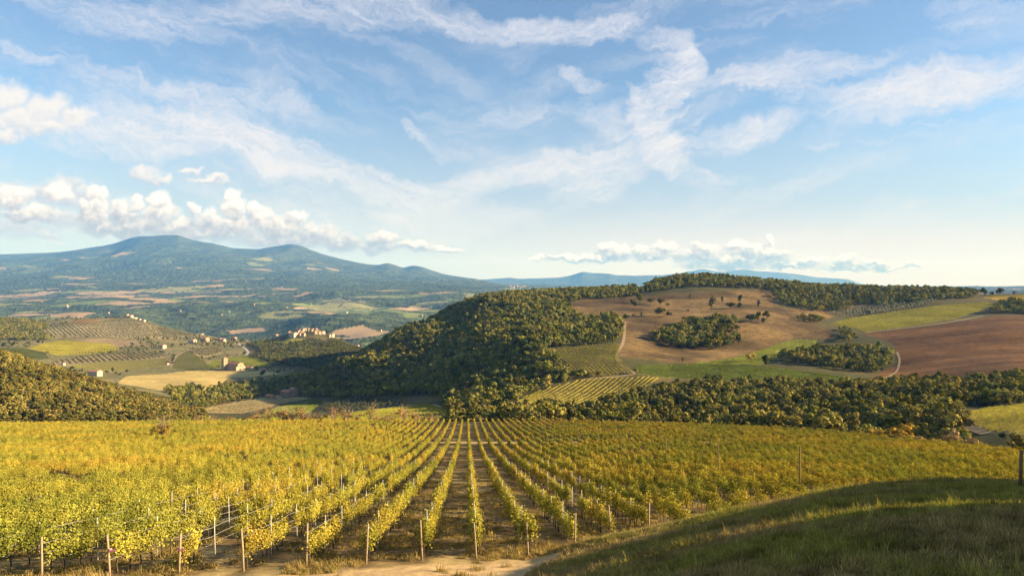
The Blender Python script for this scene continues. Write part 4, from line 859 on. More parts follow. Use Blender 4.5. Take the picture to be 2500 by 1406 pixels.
ROWS = {  # field: two points of one row, row spacing, palette
 'row_vineyard': ((1379, 852), (1456, 912), 3.6, [(.28, .30, .055), (.38, .33, .07)]), 'lower_vineyard': ((1343, 985), (1456, 923), 3.8, [(.40, .34, .06), (.30, .29, .05)]),
 'green_vineyard': ((1620, 905), (2000, 918), 3.0, [(.17, .22, .04), (.24, .26, .05)]), 'strip_vineyard': ((1720, 882), (1930, 838), 3.0, [(.17, .21, .04), (.24, .25, .05)]),
 'small_vineyard': ((1280, 942), (1345, 930), 3.0, [(.20, .22, .04)]),
 'upper_vineyard': ((2110, 805), (2400, 745), 3.4, [(.24, .25, .05), (.30, .27, .06)]), 'corner_vineyard': ((2395, 1040), (2500, 1018), 4.2, [(.34, .30, .05), (.26, .26, .045)]),
 'gold_vineyard': ((650, 1033), (1050, 990), 2.8, [(.34, .30, .05), (.26, .27, .045)]), 'dark_vineyard': ((650, 1015), (770, 985), 2.8, [(.16, .19, .04)]),
 'monastery_vineyard': ((520, 888), (640, 882), 3.2, [(.20, .22, .04)]), 'leaf_vineyard': ((442, 864), (454, 888), 4.2, [(.18, .18, .04), (.24, .22, .05)]),
 'belt_vineyard': ((197, 904), (216, 890), 4.2, [(.26, .24, .05), (.20, .20, .04)]), 'round_vineyard': ((110, 850), (260, 850), 3.6, [(.28, .28, .045), (.36, .30, .05)]),
 'west_vineyard': ((0, 860), (100, 866), 3.6, [(.16, .17, .04)]), 'town_vineyard': ((700, 838), (735, 828), 4, [(.22, .22, .05)]), 'red_vineyard': ((200, 790), (206, 781), 5, [(.22, .15, .05)]),
 'yellow_strip': ((2095, 942), (2220, 930), 2.8, [(.46, .40, .05)]), 'ridge_field': ((2420, 726), (2500, 724), 4, [(.42, .33, .06)])}
def row_points(poly, a, b, q0, q1, sp, step, r):
    p0 = at(q0[0], q0[1], a, b); p1 = at(q1[0], q1[1], a, b); d = (p1 - p0)[:2]; d /= np.linalg.norm(d); nrm = np.array([-d[1], d[0]])
    W = np.array([at(x, y, a, b)[:2] for x, y in poly]); u = W @ d; v = W @ nrm
    vv = np.arange(v.min() - 5, v.max() + 5, sp); uu = np.arange(u.min() - 5, u.max() + 5, step)
    U_, V_ = np.meshgrid(uu, vv); U_ = U_ + r.uniform(-.2, .2, U_.shape) * step
    X = (U_ * d[0] + V_ * nrm[0]).ravel(); Y = (U_ * d[1] + V_ * nrm[1]).ravel()
    k = (Y > a) & (Y < b); X, Y = X[k], Y[k]; Z = height(X, Y); px, py = to_px(X, Y, Z); k = in_poly(px, py, poly)
    return X[k], Y[k], Z[k], math.atan2(d[1], d[0])
def build_rows():
    r = np.random.default_rng(9); P, T, Rr, Sc = [], [], [], []
    for k, (q0, q1, sp, pal) in ROWS.items():
        p, a, b, _, _ = FIELDS[k]; X, Y, Z, ang = row_points(p, a, b, q0, q1, sp, 2.0, r)
        m = r.random(len(X)) > .04; X, Y, Z = X[m], Y[m], Z[m]; n = len(X)
        P.append(np.stack([X, Y, Z], 1)); T.append(tints(n, pal, r, .12) * (1 + .3 * fbm(X / 25, Y / 25, 2, 15))[:, None]); Rr.append(ang + .04 * r.normal(size=n)); Sc.append(np.stack([np.ones(n), r.uniform(.8, 1.3, n), r.uniform(.8, 1.1, n)], 1))
    P = np.concatenate(P); mass('distant_vineyards', 'vine rows of the vineyards beyond the woodland band and in the valley', HEDGES, P, np.concatenate(Rr), np.concatenate(Sc), np.concatenate(T), r.integers(0, 3, len(P)))
build_rows()

# ------------------------------------------------------------------ single trees, olive groves, cypresses
def at_on(px, py, y0, y1): return at(px, py, y0, y1)
def single(name, cat, label, px, py, hpx, protos, tint, y0, y1, w=1.0, group=None, base_h=8.5, r=random.Random(3)):
    p = at(px, py, y0, y1); h = hpx * p[1] / F; s = h / base_h; p[2] -= .1
    return plant(name, cat, label, group, protos[r.randrange(len(protos))], p, r.uniform(0, 6.28), (s * w, s * w, s), tint)
def build_singles():
    G1, G2, G3 = (.075, .085, .018), (.11, .105, .024), (.15, .125, .035)
    A = [  # column, row of the foot, height in rows, width factor, tint, label
     (1548, 751, 20, 1.1, G1, 'dark oak at the left end of the hedge line on the stubble hill'), (1560, 740, 24, 1.2, G2, 'largest oak of the group at the top left of the stubble hill'),
     (1588, 742, 14, 1.3, G2, 'low oak in the middle of the hedge line on the stubble hill'), (1612, 746, 18, 1.0, G1, 'oak near the right end of the hedge line on the stubble hill'), (1632, 748, 9, 1.6, G1, 'low bush tapering off the right end of the hedge line'),
     (1685, 732, 14, .8, G3, 'small slim tree standing alone below the ridge wood'), (1737, 757, 36, .62, G3, 'tall slender light tree on the stubble hill'), (1763, 740, 16, .95, G2, 'small round tree right of the tall slender tree'),
     (1784, 753, 15, 1.5, G1, 'broad dark bush left of the twin trees on the stubble hill'), (1804, 754, 16, 1.1, G1, 'dark bush under the upright tree on the stubble hill'), (1808, 741, 22, .7, G2, 'upright tree above the dark bushes on the stubble hill'),
     (1609, 772, 22, 1.25, G2, 'umbrella shaped oak above the farm track'), (1634, 774, 15, 1.2, G3, 'thin pale tree right of the umbrella shaped oak'), (1679, 762, 8, 1.1, G2, 'tiny tree alone on the bright stubble'),
     (1398, 735, 14, 1.2, G2, 'round oak at the foot of the left ridge wood'), (1530, 782, 17, 1.0, G1, 'dark tree at the top of the farm track'), (1548, 776, 12, 1.1, G2, 'small tree right of the top of the farm track'), (1566, 774, 11, 1.1, G2, 'bushy small tree in the row right of the farm track top'),
     (1852, 752, 20, 1.0, G3, 'light tree above the dark grove right of the round copse'), (1835, 788, 22, 1.3, G1, 'dark tree at the left of the small grove right of the round copse'), (1852, 786, 26, .7, G1, 'pointed tree in the middle of the small grove right of the round copse'), (1872, 780, 24, 1.1, G2, 'spreading tree at the right of the small grove right of the round copse'), (1864, 790, 14, 1.7, G1, 'dark low thicket under the small grove right of the round copse'),
     (1803, 842, 27, 1.05, G1, 'big round bush alone below the round copse'), (1833, 886, 30, .85, (.42, .30, .05), 'golden yellow tree left of the ploughed field copse'), (1868, 893, 26, 1.3, (.05, .06, .014), 'dark bushy tree at the left foot of the field copse'),
     (1552, 914, 17, .9, (.24, .22, .05), 'yellow green bush where the farm tracks meet'), (1461, 921, 19, .95, (.22, .20, .05), 'yellowish round tree at the foot of the row vineyard'), (1432, 924, 18, 1.0, G1, 'dark tree left of the yellowish round tree'), (1413, 926, 20, 1.1, G1, 'second dark tree left of the yellowish round tree'), (1392, 928, 19, 1.1, G1, 'third dark tree left of the yellowish round tree'), (1368, 932, 20, 1.1, G2, 'leftmost dark tree of the row under the row vineyard'),
     (2067, 936, 24, .55, (.34, .29, .06), 'slim yellow poplar at the left end of the yellow vine strip'), (1667, 888, 16, .25, (.10, .09, .03), 'thin dark pointed tree beside the green vineyard'),
     (2404, 722, 20, .9, G2, 'round tree on the skyline right of the ridge wood'), (2440, 722, 20, .95, G2, 'largest lone tree on the right skyline'), (2421, 722, 11, 1.2, G1, 'low bush between two skyline trees at right'), (2476, 720, 9, 1.3, G2, 'small tree at the far right of the skyline'),
     (1828, 930, 18, .8, G1, 'dark pointed tree in front of the green vineyard'), (1548, 980, 38, 1.0, G2, 'large olive green tree at the right end of the lower vineyard'), (1320, 712, 12, 1.2, G1, 'dark tree on the left skyline of the hill'),
     (2448, 1074, 21, 1.1, (.05, .06, .015), 'dark tree below the corner vineyard at the right edge'), (2120, 768, 11, 1.3, (.07, .08, .02), 'dark round bush in the olive rows above the upper vineyard')]
    for px, py, h, w, c, lab in A: single('lone_tree', 'tree', lab, px, py, h, TREES, c, 150 if px == 2448 else 320, 1500, w, None)
    single('lone_bush', 'bush', 'large loose ochre bush standing inside the left of the vineyard', 397, 1071, 52, [twig_proto('loose', 57, 4.4, 4.6, 22, 40, .14)], (.24, .16, .035), 60, 290, 1.05, None, 4.4)
    dry = [(612, 22), (630, 26), (655, 30), (690, 34), (712, 38), (736, 30), (754, 24), (782, 26), (815, 27), (842, 31), (868, 24), (905, 34), (925, 20), (942, 25), (960, 18), (985, 32), (1012, 24), (1037, 22), (1057, 20), (560, 18), (520, 17), (482, 18)]
    r = random.Random(6)
    for i, (px, h) in enumerate(dry):
        Y = float(edgeY(np.array([px]))[0]) + r.uniform(4, 14); x = (px - CX) / F * Y; z = height([x], [Y])[0]; s = h * Y / F / 4.2 * 1.25
        lab = {712: 'biggest pale bare branched bush at the far edge of the vineyard', 905: 'leafy green gold bush among the dry bushes at the far vineyard edge', 985: 'tall half dead bush with bare branches at the far vineyard edge'}.get(px, 'dry tan bush at the far edge of the vineyard')
        plant('dry_bush', 'bush', lab, None if px in (712, 905, 985) else 'dry bushes along the far edge of the vineyard', TWIGS[i % 3], (x, Y, z - .2), r.uniform(0, 6), (s * 1.2, s * 1.2, s), (.19, .16, .03) if px == 905 else (.24 + .06 * r.random(), .165, .065))
    for px, h, c, lab in [(2132, 27, (.36, .25, .05), 'golden bush at the right edge of the vineyard'), (2160, 22, (.42, .28, .06), 'low orange gold bush right of the golden bush'), (2205, 34, (.38, .25, .045), 'tallest golden bush below the woodland band at right'), (2240, 20, (.33, .23, .10), 'small pale bush right of the tallest golden bush'),
                          (2285, 18, (.36, .25, .10), 'small cream bush left of the two pale round bushes'), (2325, 32, (.34, .24, .11), 'left of two large pale round bushes at the right field edge'), (2375, 30, (.34, .24, .11), 'right of two large pale round bushes at the right field edge'), (2010, 22, (.13, .10, .03), 'dark brown bush at the vineyard edge below the woodland band')]:
        Y = float(edgeY(np.array([px]))[0]) + 6; x = (px - CX) / F * Y; z = height([x], [Y])[0]; s = h * Y / F / 3.6 * 1.35
        plant('bright_bush', 'bush', lab, None, SHRUBS[px % 3], (x, Y, z - .2), px, s, c)
    # cypresses
    cy = [(209 + i * 5.9, 823.5 + i * .15, 9, 0) for i in range(26)] + [(171 + i * 7.6, 868 - i * .72, 10.5, 1) for i in range(22)] + [(px, py, h, 2) for px, py, h in [(371, 853, 15), (375, 853, 18), (379, 853, 16), (383, 854, 14), (388, 854, 15), (392, 853, 11), (405, 856, 9), (417, 851, 15), (421, 852, 12)]] + \
         [(px, 830, 8.5, 3) for px in (438, 449, 455, 460, 465, 488, 493, 513)] + [(544, 899, 18, 4), (663, 905, 14, 5), (668, 906, 15, 5), (640, 908, 13, 5), (805, 822, 6, 6), (412, 868, 9, 2), (424, 866, 10, 2)]
    T = ['slim cypress in the upper avenue under the castle hill', 'slim cypress in the lower avenue above the olive rows', 'dark cypress in the clump beside the white house', 'small cypress beside the villas on the valley ridge', 'lone cypress left of the abbey tower', 'cypress beside the small house right of the abbey', 'small dark cypress at the right end of the village']
    for px, py, h, k in cy: single('cypress', 'cypress', T[k], px, py, h, CYPRESS, (.035, .05, .016), 1150, 2300, 1.0, None if k in (4, 6) else T[k].split(' ', 1)[1], 10.5)
    # olive groves in rows
    r = np.random.default_rng(14); P, Z = [], []
    for nm, lab, poly, a, b, q0, q1, sp, st, sc, c in [
        ('ridge_olives', 'silvery olive tree in the rows above the upper vineyard', [(2012, 768), (2060, 753), (2130, 748), (2240, 737), (2295, 731), (2275, 744), (2170, 762), (2080, 776)], 800, 1250, (2040, 766), (2240, 740), 6.5, 6.5, .95, (.36, .35, .25)),
        ('castle_olives', 'olive tree in the groves under the castle', FIELDS['castle_olives'][0], 1750, 2420, (330, 800), (352, 812), 10, 8.5, 1.15, (.16, .155, .075)),
        ('olive_belt', 'olive tree in the slanting rows above the striped vineyard', FIELDS['olive_belt'][0], 1180, 1620, (230, 866), (250, 882), 10.5, 5.6, 1.15, (.15, .135, .06)),
        ('olive_square', 'olive tree in the small square grove above the abbey', FIELDS['olive_square'][0], 1350, 1900, (470, 854), (490, 866), 9, 7, 1.1, (.17, .16, .08)),
        ('grey_orchard', 'grey green orchard tree in the shaded hollow behind the vineyard', FIELDS['grey_orchard'][0], 560, 760, (800, 1000), (960, 985), 6, 5.5, .85, (.10, .11, .06)),
        ('pale_slope', 'young pale olive sapling on the bright slope by the farm', FIELDS['pale_slope'][0], 640, 1000, (480, 1008), (640, 975), 7, 6.5, .42, (.34, .28, .14))]:
        X, Y, z, ang = row_points(np.array(poly, float), a, b, q0, q1, sp, st, r); k = r.random(len(X)) > .06; X, Y, z = X[k], Y[k], z[k]
        Z.append((X, Y, z, np.full(len(X), sc) * r.uniform(.8, 1.2, len(X)), tints(len(X), [c], r, .15), np.full(len(X), lab)))
    young = (430, 450)
    X, Y, z, s, t, lab = [np.concatenate([q[i] for q in Z]) for i in range(6)]
    m = pick_largest(X, Y, z, s, 2.2, 300, 4.2); rot = r.uniform(0, 6, len(X)); idx = r.integers(0, 2, len(X)); P = np.stack([X, Y, z - .1], 1)
    for i in np.nonzero(m)[0]: plant('olive_tree', 'olive tree', str(lab[i]), str(lab[i]).replace('tree', 'trees', 1).replace('sapling', 'saplings'), OLIVES[idx[i]], P[i], rot[i], s[i], t[i])
    mass('olive_groves', 'rows of olive trees in the distant groves', OLIVES, P[~m], rot[~m], s[~m], t[~m], idx[~m])
build_singles()

# ------------------------------------------------------------------ buildings
STONE = plain_mat('stone_wall', (.36, .265, .175), noise=.22, scale=.8); PALE = plain_mat('plaster_wall', (.46, .375, .28), noise=.12, scale=.5); SHADEDSTONE = plain_mat('shaded_stone_wall', (.30, .21, .14), noise=.3, scale=.9)  # the darker stone copy holds the shade on the farmhouse's unlit side
TILE = plain_mat('roof_tiles', (.40, .20, .115), noise=.3, scale=1.2); GLASS = plain_mat('window_glass', (.045, .045, .05), rough=.3, noise=.2)
def walls_mesh(w, d, h, gable, name, mat):
    """walls with pointed gable ends"""
    x, y = w / 2, d / 2
    v = [(-x, -y, -1.5), (x, -y, -1.5), (x, y, -1.5), (-x, y, -1.5), (-x, -y, h), (x, -y, h), (x, y, h), (-x, y, h), (-x, 0, h + gable), (x, 0, h + gable)]
    f = [(0, 1, 5, 4), (2, 3, 7, 6), (1, 2, 6, 9, 5), (3, 0, 4, 8, 7)]
    mb = MB(); mb.add(v, f); return mb.mesh(name, [mat])
def roof_mesh(w, d, h, gable, mat, o=.45):
    x, y = w / 2 + o, d / 2 + o; e = h - o * gable / (d / 2); t = .28
    prof = [(-y, e), (0, h + gable), (y, e), (y, e + t), (0, h + gable + t), (-y, e + t)]
    v = [(-x, a, b + .03) for a, b in prof] + [(x, a, b + .03) for a, b in prof]
    f = [(0, 1, 7, 6), (1, 2, 8, 7), (2, 3, 9, 8), (3, 4, 10, 9), (4, 5, 11, 10), (5, 0, 6, 11), (0, 5, 4, 1), (1, 4, 3, 2), (6, 7, 10, 11), (7, 8, 9, 10)]
    mb = MB(); mb.add(v, f); return mb.mesh('roof', [mat])
def empty(name, p, rz, label, cat, group=None):
    t = bpy.data.objects.new(name, None); COL.objects.link(t); t.location = p; t.rotation_euler = (0, 0, rz); tag(t, label, cat, group); return t
def windows(t, w, d, h, nx, ny, rows, size=(1.0, 1.4)):
    for face in (0, 1):
        n = nx if face == 0 else ny
        for i in range(n):
            for k in range(rows):
                mb = MB(); u = (i + .5) / n - .5; z = h * (k + .62) / rows - .5; a, b = size[0] / 2, size[1] / 2
                if face == 0: mb.box(u * w - a, u * w + a, -d / 2 - .05, -d / 2 + .1, z - b, z + b)
                else: mb.box(w / 2 - .1, w / 2 + .05, u * d - a, u * d + a, z - b, z + b)
                link('window', mb.mesh('window', [GLASS]), t)
def house(name, label, px, py, wpx, depth, h, rz, wall=STONE, gable=None, y0=600, y1=3000, cat='house', group=None, win=None, chimney=True):
    p = at(px, py, y0, y1); w = wpx * p[1] / F; g_ = gable or depth * .2
    t = empty(name, p, rz, label, cat, group)
    link('wall', walls_mesh(w, depth, h, g_, 'wall', wall), t); rf = link('roof', roof_mesh(w, depth, h, g_, TILE), t)
    if chimney:
        mb = MB(); mb.box(w * .22 - .4, w * .22 + .4, -.4, .4, h + g_ * .6, h + g_ + 1.3); link('chimney', mb.mesh('chimney', [wall]), rf)
    if win: windows(t, w, depth, h, *win)
    return t
def build_buildings():
    r = random.Random(4)
    # the abbey
    p = at(574, 903, 1100, 1500); t = empty('abbey_church', p, R(-34), 'pale stone abbey church with a square bell tower in the valley', 'church')
    k = p[1] / F; L = 38 * k / math.cos(R(34)); W = 12.5
    link('nave', walls_mesh(L, W, 12.0, 3.0, 'nave', STONE), t); link('roof', roof_mesh(L - .8, W, 12.0, 3.0, TILE, .3), t)
    mb = MB(); mb.box(L / 2 - 1.4, L / 2 + .25, -W / 2 - 3.2, -W / 2 - .01, -1.5, 7.6); mb.box(L / 2 - 1.2, L / 2 + .2, W / 2 + .01, W / 2 + 3.2, -1.5, 7.6); link('facade', mb.mesh('facade', [PALE]), t)
    mb = MB(); mb.box(-L / 2 + 2, L / 2 - 1.5, -W / 2 - 3.0, -W / 2 - .02, -1.5, 6.0); link('aisle', mb.mesh('aisle', [STONE]), t)
    mb = MB(); v = [(-L / 2 + 2, -W / 2 - 3.4, 5.9), (L / 2 - 1.5, -W / 2 - 3.4, 5.9), (L / 2 - 1.5, -W / 2 - .02, 7.8), (-L / 2 + 2, -W / 2 - .02, 7.8)]; mb.add(v + [(a, b, c + .25) for a, b, c in v], [(3, 2, 1, 0), (4, 5, 6, 7), (0, 1, 5, 4), (1, 2, 6, 5), (3, 0, 4, 7)]); link('aisle_roof', mb.mesh('aisle_roof', [TILE]), t)
    for i in range(7):
        mb = MB(); x = -L / 2 + 5 + i * (L - 9) / 6; mb.box(x - .35, x + .35, -W / 2 - .06, -W / 2 + .1, 8.8, 10.8); link('window', mb.mesh('window', [GLASS]), t)
    mb = MB(); mb.box(L / 2 - .1, L / 2 + .06, -1.3, 1.3, -.5, 3.6); link('door', mb.mesh('door', [GLASS]), t)
    mb = MB(); mb.box(L / 2 - .1, L / 2 + .06, -.8, .8, 7, 9.6); link('window', mb.mesh('window', [GLASS]), t)
    tx, ty = -L / 2 + .5, -W / 2 - 4.6
    mb = MB(); mb.box(tx - 3.9, tx + 3.9, ty - 3.9, ty + 3.9, -3, 22); mb.box(tx - 4.1, tx + 4.1, ty - 4.1, ty + 4.1, 21.2, 21.7); tw = link('bell_tower', mb.mesh('bell_tower', [STONE]), t)
    for z in (10, 15, 18.6):
        for q in (-1, 1):
            mb = MB(); mb.box(tx + 3.7, tx + 3.96, ty + q * .9 - .5, ty + q * .9 + .5, z - .9, z + .9); link('window', mb.mesh('window', [GLASS]), tw)
            mb = MB(); mb.box(tx + q * .9 - .5, tx + q * .9 + .5, ty - 3.96, ty - 3.7, z - .9, z + .9); link('window', mb.mesh('window', [GLASS]), tw)
    mb = MB(); z4 = 22.05; e = 4.2; mb.add([(tx - e, ty - e, z4), (tx + e, ty - e, z4), (tx + e, ty + e, z4), (tx - e, ty + e, z4), (tx, ty, z4 + 2)], [(3, 2, 1, 0), (0, 1, 4), (1, 2, 4), (2, 3, 4), (3, 0, 4)]); link('tower_roof', mb.mesh('tower_roof', [TILE]), tw)
    house('monastery_wing', 'long low stone wing right of the abbey church', 608, 901, 22, 7, 4, R(-20), PALE, y0=1100, y1=1500, cat='building', win=(4, 1, 1), chimney=False)
    # farms and villas
    F_ = [('farmhouse', 'long pale farmhouse with a tiled roof above the left slope', 231, 917, 31, 11, 7.5, -.25, PALE, (5, 2, 2)), ('stone_farmhouse', 'tall stone farmhouse with shade painted into its walls, beside the shaded vineyard', 700, 970, 26, 10, 8.2, -.5, SHADEDSTONE, (3, 2, 2)),
          ('tower_house', 'pale stone tower house attached right of the shaded farmhouse', 717, 967, 14, 8.5, 10, -.5, STONE, (1, 2, 3)), ('barn', 'low barn with a pinkish roof left of the shaded farmhouse', 660, 972, 22, 8, 3.6, -.5, STONE, (2, 1, 1)), ('shed', 'low cream shed between the barn and the shaded farmhouse', 677, 974, 15, 7, 3.2, -.4, PALE, (2, 1, 1)),
          ('white_house', 'white house beside the dark cypress clump', 398, 851, 13, 10, 8, -.5, PALE, (2, 2, 2)), ('villa', 'square white villa below the valley ridge', 470, 838, 17, 12, 9, -.4, PALE, (3, 2, 2)), ('villa', 'large tan villa between two cypresses on the valley ridge', 500, 834, 18, 14, 10, -.4, STONE, (3, 2, 2)),
          ('villa', 'upper white villa at the end of the olive hillside', 483, 808, 14, 12, 8, -.4, PALE, (3, 2, 2)), ('villa', 'lower terracotta roofed villa below the upper white villa', 489, 814, 15, 12, 8, -.4, PALE, (3, 2, 2)), ('house', 'low spread house on the ridge right of the tan villa', 533, 831, 20, 10, 6, -.4, STONE, (3, 1, 1)),
          ('house', 'right hand ridge house before the road junction', 545, 834, 12, 9, 7, -.5, PALE, (2, 1, 2)), ('house', 'small house on the saddle left of the village hill', 572, 829, 11, 10, 7, -.5, STONE, (2, 1, 2)), ('house', 'taller house on the saddle nearest the village hill', 599, 831, 9, 10, 10, -.5, STONE, (2, 1, 2)),
          ('hut', 'tiny white hut at the corner of the striped vineyard', 155, 892, 7, 5, 4, -.4, PALE, None), ('cottage', 'small pale cottage right of the abbey', 643, 906, 14, 8, 4, -.4, PALE, (2, 1, 1)), ('shed', 'little white shed below the leaf shaped vineyard', 408, 890, 7, 5, 3, -.3, PALE, None),
          ('house', 'house on the far left ridge below the mountain', 82, 779, 20, 11, 6, -.3, STONE, (3, 1, 1)), ('house', 'lower house of the pair under the castle', 350, 786, 10, 9, 6, -.3, PALE, (2, 1, 1)), ('house', 'upper house of the pair under the castle', 340, 783, 8, 8, 6, -.3, PALE, (2, 1, 1)),
          ('house', 'roadside house left of the village, nearest the saddle', 655, 822, 11, 9, 7, -.5, STONE, (2, 1, 2)), ('house', 'roadside house left of the village, close to the trees', 674, 820, 9, 9, 8, -.5, STONE, (2, 1, 2)), ('house', 'white house at the right foot of the village hill', 872, 842, 9, 9, 6, -.4, PALE, (2, 1, 1))]
    for nm, lab, px, py, w, d, h, rz, m, wn in F_: house(nm, lab, px, py, w, d, h, rz, m, None, 700, 2700, 'house', None, wn)
    # the hilltop village
    big = house('large_house', 'large pale house at the lower left corner of the hilltop village', 717, 823, 19, 16, 11, -.6, PALE, None, 1700, 2100, 'house', None, (4, 2, 3))
    q = at(783, 812, 1700, 2100); t = empty('church_tower', q, -.6, 'slim bell tower rising above the roofs of the hilltop village', 'tower')
    mb = MB(); mb.box(-2, 2, -2, 2, -2, 15); link('shaft', mb.mesh('shaft', [PALE]), t); mb = MB(); mb.box(-2.05, 2.05, -.7, .7, 11, 13.6); link('window', mb.mesh('bell_opening', [GLASS]), t); mb = MB(); mb.add([(-2.2, -2.2, 15.02), (2.2, -2.2, 15.02), (2.2, 2.2, 15.02), (-2.2, 2.2, 15.02), (0, 0, 16.6)], [(3, 2, 1, 0), (0, 1, 4), (1, 2, 4), (2, 3, 4), (3, 0, 4)]); link('roof', mb.mesh('roof', [TILE]), t)
    V = [(706, 813), (712, 808), (719, 806), (727, 804.5), (735, 804), (743, 803.5), (751, 803.5), (759, 804), (767, 805), (710, 812), (722, 810), (731, 809), (740, 809), (728, 814), (737, 815), (746, 808), (754, 808), (762, 809), (770, 810), (777, 808), (790, 808), (797, 810), (770, 815), (780, 816), (789, 815), (798, 815), (805, 818), (775, 812), (735, 806), (757, 806), (746, 806), (765, 807), (810, 822), (803, 823), (741, 821), (730, 820)]
    for i, (px, py) in enumerate(V):
        row = 'upper' if py < 807.5 else ('middle' if py < 812.5 else 'lower'); side = 'left' if px < 740 else ('central' if px < 775 else 'right')
        house('village_house', 'tiled stone house in the %s row of the %s part of the hilltop village' % (row, side), px, py, r.uniform(7, 11), r.uniform(8, 11), r.uniform(6, 8.5), -.6 + r.uniform(-.35, .35), r.choice([STONE, STONE, PALE]), 3.2, 1700, 2100, 'house', 'village houses, %s row, %s part' % (row, side), (2, 2, 2), i % 2 == 0)
    # the castle on its hill
    q = at(315, 776, 2000, 2700); t = empty('castle', q, -.25, 'pale castle with a keep on the crest of the olive hill', 'castle'); k = q[1] / F
    mb = MB(); mb.box(-18 * k, 18 * k, -12, 12, -4, 6 * k); link('rampart', mb.mesh('rampart', [PALE]), t)
    mb = MB(); mb.box(-8 * k, -2.5 * k, -6, 6, 6 * k + .02, 13 * k); link('keep', mb.mesh('keep', [STONE]), t)
    mb = MB(); mb.box(-2 * k, 4 * k, -6, 6, 6 * k + .02, 9 * k); mb.box(5 * k, 9 * k, -6, 6, 6 * k + .02, 11 * k); link('wing', mb.mesh('wing', [PALE]), t)
    for a, b, h in ((-8.2, -2.3, 13), (-2.2, 4.2, 9), (4.8, 9.2, 11)):
        mb = MB(); x0, x1, z = a * k, b * k, h * k + .05; mb.add([(x0, -6.5, z), (x1, -6.5, z), (x1, 6.5, z), (x0, 6.5, z), (x0, 0, z + 2.4), (x1, 0, z + 2.4)], [(3, 2, 1, 0), (0, 1, 5, 4), (2, 3, 4, 5), (1, 2, 5), (3, 0, 4)]); link('roof', mb.mesh('roof', [TILE]), t)
    for i in range(6):
        mb = MB(); x = (-14 + i * 5.6) * k; mb.box(x - .8, x + .8, -12.06, -11.9, 4, 6.4); link('window', mb.mesh('window', [GLASS]), t)
    # specks of farmhouses in the wide valley
    FAR = [(479, 699), (335, 715), (358, 727), (366, 725), (101, 739), (166, 750), (164, 747), (265, 765), (541, 770), (559, 763), (252, 674), (484, 674), (489, 683), (570, 677), (12, 656), (384, 709), (474, 733), (375, 678), (846, 764), (903, 756), (1030, 772), (930, 809), (620, 745), (700, 752), (560, 707), (150, 697), (440, 760), (600, 688)]
    for i, (px, py) in enumerate(FAR):
        reg = 'on the lower mountain slope' if py < 690 else ('in the middle of the wide valley' if py < 740 else 'on the near side of the wide valley')
        house('distant_farmhouse', 'tiny pale farmhouse %s' % reg, px, py, r.uniform(3, 5), 12, 7, -.5 + r.uniform(-.3, .3), STONE if i % 3 else PALE, 3, 2700, 16000, 'house', 'distant farmhouses %s' % reg, None, False)
    for i in range(26):
        px = 1244 + 42 * r.random(); py = 697 + 7 * r.random()
        house('distant_town_house', 'white speck of a house in the distant town between the mountain and the hill', px, py, r.uniform(1.1, 1.8), 20, 9, -.5 + r.uniform(-.4, .4), PALE, 5, 7000, 25500, 'house', 'houses of the distant town', None, False)
build_buildings()

# ------------------------------------------------------------------ tracks on the land
def build_tracks():
    m = plain_mat('track_dirt', (.27, .195, .105), noise=.25, scale=.5); w = plain_mat('road_asphalt', (.36, .33, .30), noise=.1, scale=.3)
    T = [('farm_track', [(1527, 786), (1525, 800), (1524, 820), (1518, 845), (1506, 862), (1505, 874), (1515, 888), (1530, 900), (1552, 912)], 3.2, m, 500, 1100), ('field_track', [(1552, 913), (1510, 919), (1470, 923), (1420, 928)], 3, m, 500, 1000),
         ('ploughed_field_track', [(2088, 941), (2140, 930), (2190, 905), (2196, 880), (2190, 860)], 2.2, m, 450, 950), ('corner_track', [(2335, 1015), (2358, 1035), (2390, 1052), (2412, 1060)], 5, m, 220, 420), ('vineyard_edge_track', [(2112, 813), (2200, 802), (2300, 789), (2400, 772)], 4, m, 600, 1100),
         ('valley_road', [(583, 838), (587, 844), (595, 848), (603, 855), (606, 861), (599, 868)], 6, w, 1300, 2200), ('valley_lane', [(262, 835), (300, 838), (322, 842), (345, 850)], 5, m, 1300, 2200), ('olive_lane', [(160, 896), (195, 900), (250, 888), (330, 881), (400, 875)], 5, m, 1100, 1600),
         ('shaded_lane', [(607, 1030), (640, 1014), (664, 1001), (682, 992)], 4, m, 430, 950), ('woodside_lane', [(1058, 987), (1078, 995), (1092, 1008), (1096, 1020)], 3.4, m, 430, 760), ('vineyard_path', [(455, 858), (432, 868), (424, 880), (418, 895)], 5, m, 1150, 1800)]
    for nm, pts, wd, mt, a, b in T:
        P = np.array(pts, float); t = np.linspace(0, len(P) - 1, len(P) * 14); c = np.stack([smooth_interp(t, np.arange(len(P)), P[:, i]) for i in (0, 1)], 1)
        W = np.array([at(x, y, a, b)[:2] for x, y in c]); 
        for _ in range(3): W[1:-1] = (W[:-2] + 2 * W[1:-1] + W[2:]) / 4
        d = np.gradient(W, axis=0); d /= np.linalg.norm(d, axis=1, keepdims=True) + 1e-9; n = np.stack([-d[:, 1], d[:, 0]], 1)
        n *= (1 + .18 * fbm(t * 1.3, t * 0, 2, 19))[:, None]
        L = np.concatenate([W + n * wd / 2, W, W - n * wd / 2]); z = height(L[:, 0], L[:, 1]) + .14 + wd * .02
        k = len(W); f = [(i, i + 1, k + i + 1, k + i) for i in range(k - 1)] + [(k + i, k + i + 1, 2 * k + i + 1, 2 * k + i) for i in range(k - 1)]
        tag(link(nm, mesh_from(nm, np.column_stack([L, z]), f, mats=[mt], smooth=True)), None, None, kind='structure')
build_tracks()

